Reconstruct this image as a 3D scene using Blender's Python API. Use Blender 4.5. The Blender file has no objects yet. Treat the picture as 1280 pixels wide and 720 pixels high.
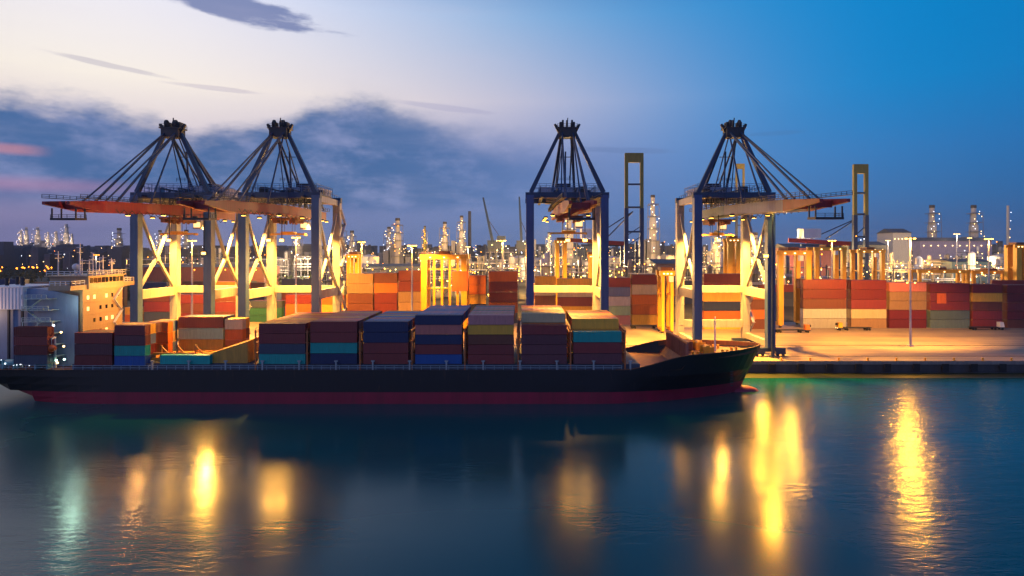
import bpy, math, random
from mathutils import Vector, Matrix
random.seed(7)
C = bpy.context.scene
COL = C.collection
PI = math.pi
F, VX, VY, H = 800.0, 655.0, 312.0, 41.0      # pixels of the 1280 wide photograph -> metres

def at(px, py, D):
    return Vector(((px - VX) * D / F, D, H - (py - VY) * D / F))
def X(px, D): return (px - VX) * D / F
def Z(py, D): return H - (py - VY) * D / F

def lin(c):
    return tuple(((v / 255) / 12.92 if v / 255 <= .04045 else ((v / 255 + .055) / 1.055) ** 2.4) for v in c)

# ------------------------------------------------------------------ mesh builder
class MB:
    def __init__(s): s.v = []; s.f = []; s.m = []
    def add(s, vs, fs, mi=0):
        n = len(s.v); s.v += [tuple(v) for v in vs]; s.f += [tuple(i + n for i in f) for f in fs]; s.m += [mi] * len(fs)
        return s
    def box(s, x0, x1, y0, y1, z0, z1, mi=0):
        vs = [(x, y, z) for x in (x0, x1) for y in (y0, y1) for z in (z0, z1)]
        return s.add(vs, [(0, 1, 3, 2), (4, 6, 7, 5), (0, 4, 5, 1), (2, 3, 7, 6), (0, 2, 6, 4), (1, 5, 7, 3)], mi)
    def beam(s, p, q, w, h=None, mi=0, w2=None, h2=None):
        h = h or w; w2 = w2 or w; h2 = h2 or (h if w2 == w else h * w2 / w)
        p = Vector(p); q = Vector(q); d = (q - p).normalized()
        a = Vector((0, 0, 1)) if abs(d.z) < .9 else Vector((0, 1, 0))
        u = d.cross(a).normalized(); t = u.cross(d).normalized()
        vs = []
        for c, ww, hh in ((p, w, h), (q, w2, h2)):
            for i, j in ((-1, -1), (1, -1), (1, 1), (-1, 1)):
                vs.append(c + u * i * ww / 2 + t * j * hh / 2)
        return s.add(vs, [(0, 1, 2, 3), (7, 6, 5, 4), (0, 4, 5, 1), (1, 5, 6, 2), (2, 6, 7, 3), (3, 7, 4, 0)], mi)
    def cyl(s, p, q, r1, r2=None, n=10, mi=0):
        r2 = r1 if r2 is None else r2
        p = Vector(p); q = Vector(q); d = (q - p).normalized()
        a = Vector((0, 0, 1)) if abs(d.z) < .9 else Vector((0, 1, 0))
        u = d.cross(a).normalized(); t = u.cross(d).normalized()
        vs = []
        for c, r in ((p, r1), (q, r2)):
            for k in range(n):
                an = 2 * PI * k / n
                vs.append(c + (u * math.cos(an) + t * math.sin(an)) * r)
        fs = [(k, (k + 1) % n, n + (k + 1) % n, n + k) for k in range(n)]
        fs += [tuple(range(n))[::-1], tuple(range(n, 2 * n))]
        return s.add(vs, fs, mi)
    def octa(s, c, r, mi=0):
        x, y, z = c
        return s.add([(x + r, y, z), (x - r, y, z), (x, y + r, z), (x, y - r, z), (x, y, z + r), (x, y, z - r)],
                     [(0, 2, 4), (2, 1, 4), (1, 3, 4), (3, 0, 4), (2, 0, 5), (1, 2, 5), (3, 1, 5), (0, 3, 5)], mi)
    def ball(s, c, r, n=10, m=6, mi=0, sz=1.0):
        vs = [(c[0], c[1], c[2] + r * sz)]
        for i in range(1, m):
            a = PI * i / m
            for k in range(n):
                b = 2 * PI * k / n
                vs.append((c[0] + r * math.sin(a) * math.cos(b), c[1] + r * math.sin(a) * math.sin(b), c[2] + r * sz * math.cos(a)))
        vs.append((c[0], c[1], c[2] - r * sz))
        fs = [(0, 1 + k, 1 + (k + 1) % n) for k in range(n)]
        for i in range(m - 2):
            for k in range(n):
                a = 1 + i * n + k; b = 1 + i * n + (k + 1) % n
                fs.append((a, a + n, b + n, b))
        L = len(vs) - 1; o = 1 + (m - 2) * n
        fs += [(L, o + (k + 1) % n, o + k) for k in range(n)]
        return s.add(vs, fs, mi)
    def rail(s, pts, h=1.1, step=3.0, w=.12, mi=0):
        for a, b in zip(pts, pts[1:]):
            a = Vector(a); b = Vector(b); L = (b - a).length; n = max(1, int(L / step))
            for hh in (h, h * .5):
                s.beam(a + Vector((0, 0, hh)), b + Vector((0, 0, hh)), w, w, mi)
            for k in range(n + 1):
                p = a.lerp(b, k / n); s.beam(p, p + Vector((0, 0, h)), w, w, mi)
        return s
    def mesh(s, name):
        me = bpy.data.meshes.new(name); me.from_pydata(s.v, [], s.f)
        me.polygons.foreach_set('material_index', s.m); me.update()
        return me
    def build(s, name, mats, parent=None, smooth=False):
        me = s.mesh(name)
        for m in (mats if isinstance(mats, (list, tuple)) else [mats]): me.materials.append(m)
        if smooth:
            me.polygons.foreach_set('use_smooth', [True] * len(me.polygons))
        o = bpy.data.objects.new(name, me); COL.objects.link(o)
        if parent: o.parent = parent
        return o

def empty(name, loc=(0, 0, 0), rz=0):
    o = bpy.data.objects.new(name, None); COL.objects.link(o); o.location = loc; o.rotation_euler = (0, 0, rz)
    o.empty_display_size = 1
    return o
def tag(o, label=None, cat=None, group=None, kind=None):
    if label: o['label'] = label
    if cat: o['category'] = cat
    if group: o['group'] = group
    if kind: o['kind'] = kind
    return o
def copy_tree(o, parent=None):
    c = o.copy(); COL.objects.link(c)
    if parent: c.parent = parent
    for ch in list(o.children): copy_tree(ch, c)
    return c

# ------------------------------------------------------------------ materials
MATS = {}
def paint(name, rgb, rough=.5, metal=0.0, var=.25, scale=.35, streak=True, objvar=0.0, bump=0.0, srgb=True):
    """painted or weathered surface: base colour broken by grime noise and vertical weather streaks"""
    if name in MATS: return MATS[name]
    m = bpy.data.materials.new(name); m.use_nodes = True; nt = m.node_tree; N = nt.nodes; L = nt.links
    b = N['Principled BSDF']; c = lin(rgb) if srgb else rgb
    b.inputs['Roughness'].default_value = rough; b.inputs['Metallic'].default_value = metal
    tc = N.new('ShaderNodeTexCoord')
    mp = N.new('ShaderNodeMapping'); mp.inputs['Scale'].default_value = (scale, scale, scale * (.15 if streak else 1))
    L.new(tc.outputs['Object'], mp.inputs['Vector'])
    oi = N.new('ShaderNodeObjectInfo')
    ad = N.new('ShaderNodeVectorMath'); ad.operation = 'ADD'; L.new(mp.outputs[0], ad.inputs[0])
    cx = N.new('ShaderNodeCombineXYZ'); ml = N.new('ShaderNodeMath'); ml.operation = 'MULTIPLY'; ml.inputs[1].default_value = 57
    L.new(oi.outputs['Random'], ml.inputs[0]); L.new(ml.outputs[0], cx.inputs[0]); L.new(ml.outputs[0], cx.inputs[1]); L.new(cx.outputs[0], ad.inputs[1])
    n1 = N.new('ShaderNodeTexNoise'); n1.inputs['Scale'].default_value = 3; n1.inputs['Detail'].default_value = 6; n1.inputs['Roughness'].default_value = .65
    L.new(ad.outputs[0], n1.inputs['Vector'])
    mr = N.new('ShaderNodeMapRange'); mr.inputs[1].default_value = .3; mr.inputs[2].default_value = .7
    mr.inputs[3].default_value = 1 - var; mr.inputs[4].default_value = 1 + var * .6
    L.new(n1.outputs[0], mr.inputs[0])
    last = mr.outputs[0]
    if objvar:
        m2 = N.new('ShaderNodeMapRange'); m2.inputs[3].default_value = 1 - objvar; m2.inputs[4].default_value = 1 + objvar
        L.new(oi.outputs['Random'], m2.inputs[0])
        mm = N.new('ShaderNodeMath'); mm.operation = 'MULTIPLY'; L.new(last, mm.inputs[0]); L.new(m2.outputs[0], mm.inputs[1]); last = mm.outputs[0]
    vm = N.new('ShaderNodeVectorMath'); vm.operation = 'SCALE'; vm.inputs[0].default_value = c
    L.new(last, vm.inputs['Scale'])
    # rust blooms
    n2 = N.new('ShaderNodeTexNoise'); n2.inputs['Scale'].default_value = 9; n2.inputs['Detail'].default_value = 8
    L.new(ad.outputs[0], n2.inputs['Vector'])
    r2 = N.new('ShaderNodeMapRange'); r2.inputs[1].default_value = .62; r2.inputs[2].default_value = .72; r2.inputs[4].default_value = .55 if streak else 0
    L.new(n2.outputs[0], r2.inputs[0])
    mx = N.new('ShaderNodeMix'); mx.data_type = 'RGBA'; L.new(r2.outputs[0], mx.inputs[0]); L.new(vm.outputs[0], mx.inputs[6])
    mx.inputs[7].default_value = (c[0] * .5 + .05, c[1] * .4 + .02, c[2] * .4 + .01, 1)
    L.new(mx.outputs[2], b.inputs['Base Color'])
    if bump:
        bp = N.new('ShaderNodeBump'); bp.inputs['Strength'].default_value = bump; L.new(n2.outputs[0], bp.inputs['Height']); L.new(bp.outputs[0], b.inputs['Normal'])
    MATS[name] = m
    return m
def glow(name, rgb, strength, sample=False):
    if name in MATS: return MATS[name]
    m = bpy.data.materials.new(name); m.use_nodes = True; b = m.node_tree.nodes['Principled BSDF']
    c = lin(rgb); b.inputs['Base Color'].default_value = (*c, 1)
    b.inputs['Emission Color'].default_value = (*c, 1); b.inputs['Emission Strength'].default_value = strength
    if not sample: m.cycles.emission_sampling = 'NONE'
    MATS[name] = m
    return m

STEEL = paint('steel_blue_paint', (40, 72, 122), .45, .0, .22)
STEEL_LIT = paint('lamplit_crane_paint', (150, 144, 136), .45, 0.0, .22)  # lamplit copy of the crane paint, light put into the colour
STEELD = paint('dark_blue_paint', (24, 50, 80), .5, .0, .25)
RED = paint('girder_red_paint', (140, 24, 20), .5, 0, .25)
GREY = paint('pale_grey_paint', (165, 165, 175), .5, 0, .2)
RUSTY = paint('rusty_brown_steel', (120, 72, 42), .7, 0, .4)
DARK = paint('dark_machinery', (38, 38, 42), .6, 0, .3)
WHITE = paint('white_paint', (215, 212, 205), .45, 0, .15)
YEL = paint('yellow_paint', (225, 160, 30), .5, 0, .25)
OLIVE = paint('olive_yellow_paint', (120, 112, 40), .6, 0, .25)
CREAM = paint('cream_paint', (176, 146, 108), .5, 0, .12)
ROPE = paint('galvanised_rope', (52, 64, 80), .5, .4, .1)
BLACK = paint('black_hull_paint', (7, 7, 10), .5, 0, .6, .14)
BOOT = paint('red_antifouling', (140, 18, 46), .55, 0, .3, .1)
GLASS = paint('dark_glass', (18, 24, 32), .08, 0, .05, streak=False)
RUBBER = paint('black_rubber', (14, 14, 15), .8, 0, .3, streak=False)
CONC = paint('concrete_face', (60, 58, 60), .8, 0, .4, .15, bump=.2)
TANKW = paint('tank_white', (150, 150, 154), .5, 0, .12)
PIPE = paint('refinery_steel', (96, 100, 116), .55, .2, .3)
PIPED = paint('refinery_dark_steel', (52, 60, 78), .6, .2, .3)

SODIUM = glow('sodium_lamp_glass', (255, 190, 70), 14)
WARMW = glow('warm_white_lamp_glass', (255, 212, 140), 6)
COOLW = glow('cool_white_lamp_glass', (225, 232, 245), 4)
AMBER = glow('amber_lamp_glass', (255, 150, 40), 7)
GREENW = glow('greenish_lamp_glass', (190, 255, 225), 7)
REDL = glow('red_lamp_glass', (255, 60, 40), 5)
WINL = glow('lit_window_glass', (255, 215, 140), 1.6)

# ------------------------------------------------------------------ lights
LIGHTN = [0]
def lamp_light(loc, power, color=(1, .46, .065), radius=.8, spot=None, parent=None, aim=None, blend=.6):
    L = bpy.data.lights.new('floodlight_beam', 'SPOT' if spot else 'POINT')
    L.energy = power; L.color = color; L.shadow_soft_size = radius
    if spot: L.spot_size = math.radians(spot); L.spot_blend = blend
    o = bpy.data.objects.new('floodlight_beam', L); COL.objects.link(o); o.location = loc
    if parent: o.parent = parent
    if spot and aim is not None:
        o.rotation_euler = (Vector(aim) - Vector(loc)).to_track_quat('-Z', 'Y').to_euler()
    return o

# ------------------------------------------------------------------ world
def build_world():
    W = bpy.data.worlds.new('World'); C.world = W; W.use_nodes = True
    nt = W.node_tree; N = nt.nodes; L = nt.links
    for n in list(N): N.remove(n)
    out = N.new('ShaderNodeOutputWorld'); bg = N.new('ShaderNodeBackground'); L.new(bg.outputs[0], out.inputs[0])
    tc = N.new('ShaderNodeTexCoord'); sp = N.new('ShaderNodeSeparateXYZ'); L.new(tc.outputs['Generated'], sp.inputs[0])
    def M(op, a, b=None, c=None, clamp=False):
        n = N.new('ShaderNodeMath'); n.operation = op; n.use_clamp = clamp
        for i, v in enumerate((a, b, c)):
            if v is None: continue
            if isinstance(v, (int, float)): n.inputs[i].default_value = v
            else: L.new(v, n.inputs[i])
        return n.outputs[0]
    x, y, z = sp.outputs
    az = M('MULTIPLY', M('ARCTAN2', x, y), 180 / PI)
    el = M('MULTIPLY', M('ARCSINE', z), 180 / PI)
    azn = M('DIVIDE', M('ADD', az, 180), 360)
    P = lambda a: (a + 180) / 360
    AZ = [-180, -110, -42, -22.7, -1, 18, 36, 80, 180]
    rows = [
        (-2, [(92, 92, 140), (90, 90, 136), (120, 112, 152), (104, 116, 162), (86, 118, 172), (46, 98, 154), (0, 72, 130), (0, 56, 108), (92, 92, 140)]),
        (1.5, [(112, 104, 152), (100, 100, 146), (128, 120, 162), (106, 122, 170), (98, 126, 178), (70, 108, 164), (10, 82, 142), (0, 62, 118), (112, 104, 152)]),
        (4, [(124, 112, 160), (120, 112, 158), (158, 144, 180), (120, 130, 178), (106, 132, 186), (64, 122, 186), (0, 98, 162), (0, 70, 130), (124, 112, 160)]),
        (8, [(112, 112, 164), (170, 150, 180), (228, 208, 214), (204, 194, 212), (142, 150, 196), (60, 134, 200), (0, 112, 182), (0, 84, 150), (112, 112, 164)]),
        (13, [(96, 108, 164), (200, 180, 190), (255, 248, 234), (250, 238, 230), (198, 192, 214), (10, 138, 208), (0, 128, 198), (0, 96, 166), (96, 108, 164)]),
        (20, [(78, 102, 158), (170, 170, 200), (244, 242, 250), (232, 232, 250), (132, 176, 220), (0, 138, 210), (0, 130, 200), (0, 100, 168), (78, 102, 158)]),
        (26, [(70, 98, 156), (150, 155, 195), (236, 228, 240), (150, 178, 226), (14, 112, 184), (0, 112, 186), (0, 116, 190), (0, 94, 160), (70, 98, 156)]),
        (38, [(56, 88, 146), (110, 130, 180), (190, 190, 220), (84, 130, 190), (0, 80, 146), (10, 96, 160), (4, 80, 140), (26, 80, 140), (56, 88, 146)]),
        (75, [(34, 72, 128)] * 9),
    ]
    prev = None; pe = None
    for e, cols in rows:
        r = N.new('ShaderNodeValToRGB'); cr = r.color_ramp; cr.interpolation = 'B_SPLINE' if False else 'EASE'
        cr.interpolation = 'B_SPLINE'
        while len(cr.elements) < 9: cr.elements.new(.5)
        for k, (a, c) in enumerate(zip(AZ, cols)):
            cr.elements[k].position = P(a); cr.elements[k].color = (*lin(c), 1)
        L.new(azn, r.inputs[0])
        if prev is None: prev = r.outputs[0]
        else:
            mr = N.new('ShaderNodeMapRange'); mr.interpolation_type = 'LINEAR'
            mr.inputs[1].default_value = pe; mr.inputs[2].default_value = e; L.new(el, mr.inputs[0])
            mx = N.new('ShaderNodeMix'); mx.data_type = 'RGBA'; L.new(mr.outputs[0], mx.inputs[0]); L.new(prev, mx.inputs[6]); L.new(r.outputs[0], mx.inputs[7]); prev = mx.outputs[2]
        pe = e
    # noises in the space of azimuth / elevation
    def noise(sx, sy, scale, detail=6, rough=.55, off=0):
        cb = N.new('ShaderNodeCombineXYZ'); L.new(M('MULTIPLY_ADD', az, sx, off), cb.inputs[0]); L.new(M('MULTIPLY', el, sy), cb.inputs[1])
        n = N.new('ShaderNodeTexNoise'); n.inputs['Scale'].default_value = scale; n.inputs['Detail'].default_value = detail; n.inputs['Roughness'].default_value = rough
        L.new(cb.outputs[0], n.inputs['Vector']); return n.outputs[0]
    def smooth(v, a, b, lo=0.0, hi=1.0):
        mr = N.new('ShaderNodeMapRange'); mr.interpolation_type = 'SMOOTHSTEP'
        for i, q in ((1, a), (2, b), (3, lo), (4, hi)): mr.inputs[i].default_value = q
        if isinstance(v, (int, float)): mr.inputs[0].default_value = v
        else: L.new(v, mr.inputs[0])
        return mr.outputs[0]
    def mixc(fac, a, col):
        mx = N.new('ShaderNodeMix'); mx.data_type = 'RGBA'; L.new(fac, mx.inputs[0]); L.new(a, mx.inputs[6])
        if isinstance(col, tuple): mx.inputs[7].default_value = (*lin(col), 1)
        else: L.new(col, mx.inputs[7])
        return mx.outputs[2]
    # long cloud bank: height of its upper edge against azimuth
    tr = N.new('ShaderNodeValToRGB'); cr = tr.color_ramp
    pts = [(-60, 11), (-39, 10.6), (-34, 11.0), (-30, 10.3), (-27.5, 9.0), (-24, 9.6), (-18, 12.4), (-14, 13.3), (-9, 11.6), (-1, 9.6), (8, 8.4), (20, 7.6)]
    while len(cr.elements) < len(pts): cr.elements.new(.5)
    for k, (a, h) in enumerate(pts):
        cr.elements[k].position = (a + 60) / 90; cr.elements[k].color = (h / 20,) * 3 + (1,)
    L.new(M('DIVIDE', M('ADD', az, 60), 90), tr.inputs[0])
    top = M('MULTIPLY', tr.outputs[0], 20)
    nz = noise(.17, .36, 1.0, 9, .6)
    nz2 = noise(.06, .3, 1.0, 7, .6, 9.0)
    edge = M('ADD', M('SUBTRACT', top, el), M('MULTIPLY', M('SUBTRACT', nz, .5), 4.6))
    mask = smooth(edge, -.7, 1.5)
    soft = smooth(az, -22, 2, 1.0, .0)
    soft_edge = smooth(edge, -1.8, 3.2)
    m1 = M('ADD', M('MULTIPLY', mask, soft), M('MULTIPLY', soft_edge, M('SUBTRACT', 1, soft)))
    low = smooth(M('ADD', el, M('MULTIPLY', M('SUBTRACT', nz2, .5), 2)), 2.6, 4.6)
    right = smooth(az, -2, 17, 1.0, .0)
    m1 = M('MULTIPLY', M('MULTIPLY', m1, low), M('MULTIPLY', right, .97))
    cl_d = (56, 102, 158); cl_l = (126, 142, 190)
    cc = N.new('ShaderNodeMix'); cc.data_type = 'RGBA'; L.new(smooth(noise(.12, .24, 1.4, 9, .6, 3.0), .42, .74), cc.inputs[0])
    cc.inputs[6].default_value = (*lin(cl_d), 1); cc.inputs[7].default_value = (*lin(cl_l), 1)
    # thinner, lilac towards the open sky at its far end
    c2 = mixc(smooth(az, -16, 4, 0, .7), cc.outputs[2], (96, 128, 186))
    col = mixc(m1, prev, c2)
    # rosy gaps low in the bank, far to one side
    gap = M('MULTIPLY', smooth(M('ABSOLUTE', M('SUBTRACT', el, 7.0)), .55, .1), smooth(az, -36.0, -38.5))
    col = mixc(M('MULTIPLY', gap, .6), col, (206, 140, 152))
    gap2 = M('MULTIPLY', smooth(M('ABSOLUTE', M('SUBTRACT', el, 4.6)), .9, .0), smooth(az, -22.0, -40))
    col = mixc(M('MULTIPLY', gap2, .6), col, (176, 132, 168))
    # separate cloud high up, and thin streaks
    def blob(a0, e0, la, le, tilt, colr, amt, namp=1.4, sc=1.0):
        p = M('SUBTRACT', az, a0); q = M('ADD', M('SUBTRACT', el, e0), M('MULTIPLY', p, tilt))
        d = M('ADD', M('POWER', M('DIVIDE', M('ABSOLUTE', p), la), 2), M('POWER', M('DIVIDE', M('ABSOLUTE', q), le), 2))
        d = M('ADD', d, M('MULTIPLY', M('SUBTRACT', noise(.3 * sc, 1.1 * sc, 1.0, 7, .6, a0), .5), namp * 2))
        return M('MULTIPLY', smooth(d, 1.25, .35), amt)
    col = mixc(blob(-24.2, 19.0, 7.6, 1.0, .11, None, .82), col, (92, 112, 168))
    col = mixc(blob(-33.0, 13.6, 4.2, .22, .10, None, .45, 1.0), col, (176, 170, 190))
    col = mixc(blob(-26.0, 12.8, 4.0, .2, .02, None, .4, 1.0), col, (186, 176, 196))
    col = mixc(blob(-7.0, 12.4, 4.5, .3, .10, None, .35, 1.0), col, (160, 160, 196))
    col = mixc(blob(9.0, 8.7, 5.0, .28, .05, None, .4, .8), col, (96, 124, 176))
    col = mixc(blob(21.5, 9.6, 2.6, .2, .0, None, .35, .8), col, (70, 118, 176))
    # faint high cirrus
    ci = M('MULTIPLY', smooth(noise(.05, .4, 1.0, 8, .62, 20.0), .45, .8), M('MULTIPLY', smooth(az, -8, 6, 1, 0), .12))
    col = mixc(ci, col, (210, 200, 222))
    # physical twilight sky, added thinly
    sky = N.new('ShaderNodeTexSky'); sky.sky_type = 'NISHITA'; sky.sun_disc = False
    sky.sun_elevation = math.radians(1.0); sky.sun_rotation = math.radians(-60)
    ad = N.new('ShaderNodeVectorMath'); ad.operation = 'MULTIPLY_ADD'; L.new(sky.outputs[0], ad.inputs[0]); ad.inputs[1].default_value = (.0012,) * 3
    L.new(col, ad.inputs[2])
    L.new(ad.outputs[0], bg.inputs[0]); L.new(smooth(M('ABSOLUTE', az), 62, 125, 1.0, 2.0), bg.inputs[1])
    sun = bpy.data.lights.new('low_sun', 'SUN'); sun.energy = .12; sun.angle = math.radians(10); sun.color = (1, .72, .6)
    so = bpy.data.objects.new('low_sun', sun); COL.objects.link(so)
    d = Vector((math.sin(math.radians(-60)), math.cos(math.radians(-60)), math.tan(math.radians(6))))
    so.rotation_euler = (-d).to_track_quat('-Z', 'Y').to_euler(); so.location = (-400, 300, 200)
build_world()

# ------------------------------------------------------------------ water, ground, quay
GZ = 3.7
def plane_obj(name, x0, x1, y0, y1, z, mat, nx=1, ny=1):
    m = MB(); vs = []; fs = []
    for j in range(ny + 1):
        for i in range(nx + 1): vs.append((x0 + (x1 - x0) * i / nx, y0 + (y1 - y0) * j / ny, z))
    for j in range(ny):
        for i in range(nx):
            a = j * (nx + 1) + i; fs.append((a, a + 1, a + nx + 2, a + nx + 1))
    m.add(vs, fs); return m.build(name, mat)

def water_mat():
    m = bpy.data.materials.new('harbour_water'); m.use_nodes = True; N = m.node_tree.nodes; L = m.node_tree.links
    b = N['Principled BSDF']; b.inputs['Base Color'].default_value = (.001, .058, .062, 1); b.inputs['IOR'].default_value = 1.33; b.inputs['Specular Tint'].default_value = (.72, .9, 1, 1)
    g = N.new('ShaderNodeNewGeometry')
    def nz(sx, sy, det, rough=.5, dist=0):
        mp = N.new('ShaderNodeMapping'); mp.inputs['Scale'].default_value = (sx, sy, 1); L.new(g.outputs['Position'], mp.inputs[0])
        n = N.new('ShaderNodeTexNoise'); n.inputs['Scale'].default_value = 1; n.inputs['Detail'].default_value = det; n.inputs['Roughness'].default_value = rough
        n.inputs['Distortion'].default_value = dist; L.new(mp.outputs[0], n.inputs['Vector']); return n.outputs[0]
    big = nz(.018, .035, 3)           # wind patches
    mr = N.new('ShaderNodeMapRange'); mr.inputs[1].default_value = .38; mr.inputs[2].default_value = .62; mr.inputs[3].default_value = .165; mr.inputs[4].default_value = .22
    L.new(big, mr.inputs[0])
    s0 = N.new('ShaderNodeSeparateXYZ'); L.new(g.outputs['Position'], s0.inputs[0])
    m0 = N.new('ShaderNodeMapRange'); m0.interpolation_type = 'SMOOTHSTEP'; m0.inputs[1].default_value = -60; m0.inputs[2].default_value = -150; m0.inputs[4].default_value = .14; L.new(s0.outputs[0], m0.inputs[0])
    a0 = N.new('ShaderNodeMath'); L.new(mr.outputs[0], a0.inputs[0]); L.new(m0.outputs[0], a0.inputs[1]); L.new(a0.outputs[0], b.inputs['Roughness'])   # rougher where the wind meets the stern
    r1 = nz(.16, .5, 4, .6, .6); r2 = nz(.5, 1.3, 3, .6, .4)
    amp = N.new('ShaderNodeMapRange'); amp.inputs[1].default_value = .5; amp.inputs[2].default_value = .68; amp.inputs[3].default_value = .0; amp.inputs[4].default_value = .26
    big2 = nz(.022, .03, 2)
    sx_ = N.new('ShaderNodeSeparateXYZ'); L.new(g.outputs['Position'], sx_.inputs[0])
    mx_ = N.new('ShaderNodeMapRange'); mx_.interpolation_type = 'SMOOTHSTEP'; mx_.inputs[1].default_value = 20; mx_.inputs[2].default_value = 120; mx_.inputs[4].default_value = .2; L.new(sx_.outputs[0], mx_.inputs[0])
    sm_ = N.new('ShaderNodeMath'); L.new(big2, sm_.inputs[0]); L.new(mx_.outputs[0], sm_.inputs[1]); L.new(sm_.outputs[0], amp.inputs[0])   # the breeze reaches the open basin past the bow
    a = N.new('ShaderNodeMath'); a.operation = 'MULTIPLY_ADD'; L.new(r2, a.inputs[0]); a.inputs[1].default_value = .35; L.new(r1, a.inputs[2])
    bp = N.new('ShaderNodeBump'); bp.inputs['Distance'].default_value = .5
    L.new(amp.outputs[0], bp.inputs['Strength']); L.new(a.outputs[0], bp.inputs['Height']); L.new(bp.outputs[0], b.inputs['Normal'])
    return m
tag(plane_obj('water', -4000, 4000, -300, 213.2, 0, water_mat()), kind='structure')

def ground_mat():
    m = bpy.data.materials.new('yard_asphalt'); m.use_nodes = True; N = m.node_tree.nodes; L = m.node_tree.links
    b = N['Principled BSDF']; b.inputs['Roughness'].default_value = .55
    g = N.new('ShaderNodeNewGeometry')
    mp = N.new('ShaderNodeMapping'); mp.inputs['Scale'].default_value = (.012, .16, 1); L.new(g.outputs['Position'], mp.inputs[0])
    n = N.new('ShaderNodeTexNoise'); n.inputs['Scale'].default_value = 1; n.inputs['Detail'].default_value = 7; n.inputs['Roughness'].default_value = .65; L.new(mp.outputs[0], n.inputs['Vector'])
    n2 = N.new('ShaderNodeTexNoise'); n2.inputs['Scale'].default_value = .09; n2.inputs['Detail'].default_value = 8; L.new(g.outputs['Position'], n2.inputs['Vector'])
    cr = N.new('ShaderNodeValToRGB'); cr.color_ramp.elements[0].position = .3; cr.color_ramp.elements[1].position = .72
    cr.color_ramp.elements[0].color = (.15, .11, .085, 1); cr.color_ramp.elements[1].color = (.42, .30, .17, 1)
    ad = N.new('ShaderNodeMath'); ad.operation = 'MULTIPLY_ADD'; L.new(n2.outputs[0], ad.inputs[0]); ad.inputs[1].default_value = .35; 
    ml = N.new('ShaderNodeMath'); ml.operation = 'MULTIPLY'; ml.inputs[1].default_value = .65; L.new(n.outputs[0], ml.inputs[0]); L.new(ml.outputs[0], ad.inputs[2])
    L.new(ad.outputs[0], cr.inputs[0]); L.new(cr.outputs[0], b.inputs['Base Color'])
    return m
ASPH = ground_mat()
LAND = paint('dark_grassland', (40, 42, 36), .9, 0, .5, .02, streak=False)
tag(plane_obj('ground', -4000, 4000, 330, 7000, GZ, LAND), kind='structure')
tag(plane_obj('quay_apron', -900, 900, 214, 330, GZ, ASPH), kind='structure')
m = MB(); m.box(-900, 900, 213.0, 214, -2, GZ + .02); m.box(-900, 900, 212.75, 213, GZ - .9, GZ + .25, 1)
q = m.build('quay_wall', [CONC, paint('capping_beam', (120, 112, 104), .7, 0, .3)])
tag(q, 'dark concrete quay wall with pale capping edge running behind the ship', 'quay wall')
LIT_WATER = paint('olive_lit_water', (38, 46, 8), .35, 0, .4, .2, streak=False)
tag(plane_obj('lit_water_strip', -900, 900, 204, 212.9, .06, LIT_WATER), kind='structure')  # thin olive sheet painting lamplight on the water at the quay foot
# painted lines and crane rails on the apron
LINE = paint('faded_line_paint', (200, 180, 120), .6, 0, .4, .6, streak=False)
m = MB()
for y in (217.5, 232, 236.2, 240.4, 256, 268, 272, 284, 296): m.box(-420, 420, y, y + .22, GZ + .004, GZ + .008)
tag(m.build('lane_marking', LINE), kind='structure')
m = MB()
for y in (223.9, 248.9):
    m.box(-420, 420, y - .35, y + .35, GZ + .006, GZ + .012); m.box(-420, 420, y - .08, y + .08, GZ + .012, GZ + .1)
o = m.build('crane_rail', DARK); tag(o, 'pair of dark steel crane rails let into the quay apron', 'crane rail')
# fenders and bollards
fm = MB(); fm.cyl((0, 0, 0), (0, -.9, 0), .8, .7, 12); fm.box(-1.1, 1.1, -1.15, -.9, -1.3, 1.3)
fmesh = fm.mesh('quay_fender'); fmesh.materials.append(RUBBER)
bm_ = MB(); bm_.cyl((0, 0, 0), (0, 0, .12), .5, .5, 12); bm_.cyl((0, 0, .12), (0, 0, .7), .24, .28, 12); bm_.cyl((0, 0, .7), (0, 0, .95), .45, .38, 12)
bmesh_ = bm_.mesh('mooring_bollard'); bmesh_.materials.append(YEL)
ORD = 'first second third fourth fifth sixth seventh eighth ninth tenth eleventh twelfth thirteenth fourteenth fifteenth sixteenth seventeenth eighteenth nineteenth twentieth'.split()
k = 0
for i, px in enumerate(range(965, 1290, 36)):
    o = bpy.data.objects.new('quay_fender', fmesh); COL.objects.link(o); o.location = (X(px, 212), 212.74, 1.9)
    tag(o, 'black rubber fender on the quay wall, %s one past the bow' % ORD[i], 'fender', 'fenders along the open quay wall')
    o = bpy.data.objects.new('mooring_bollard', bmesh_); COL.objects.link(o); o.location = (X(px + 12, 215), 215.2, GZ)
    tag(o, 'yellow bollard on the quay edge, %s one past the bow' % ORD[i], 'bollard', 'bollards along the open quay edge')

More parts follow.
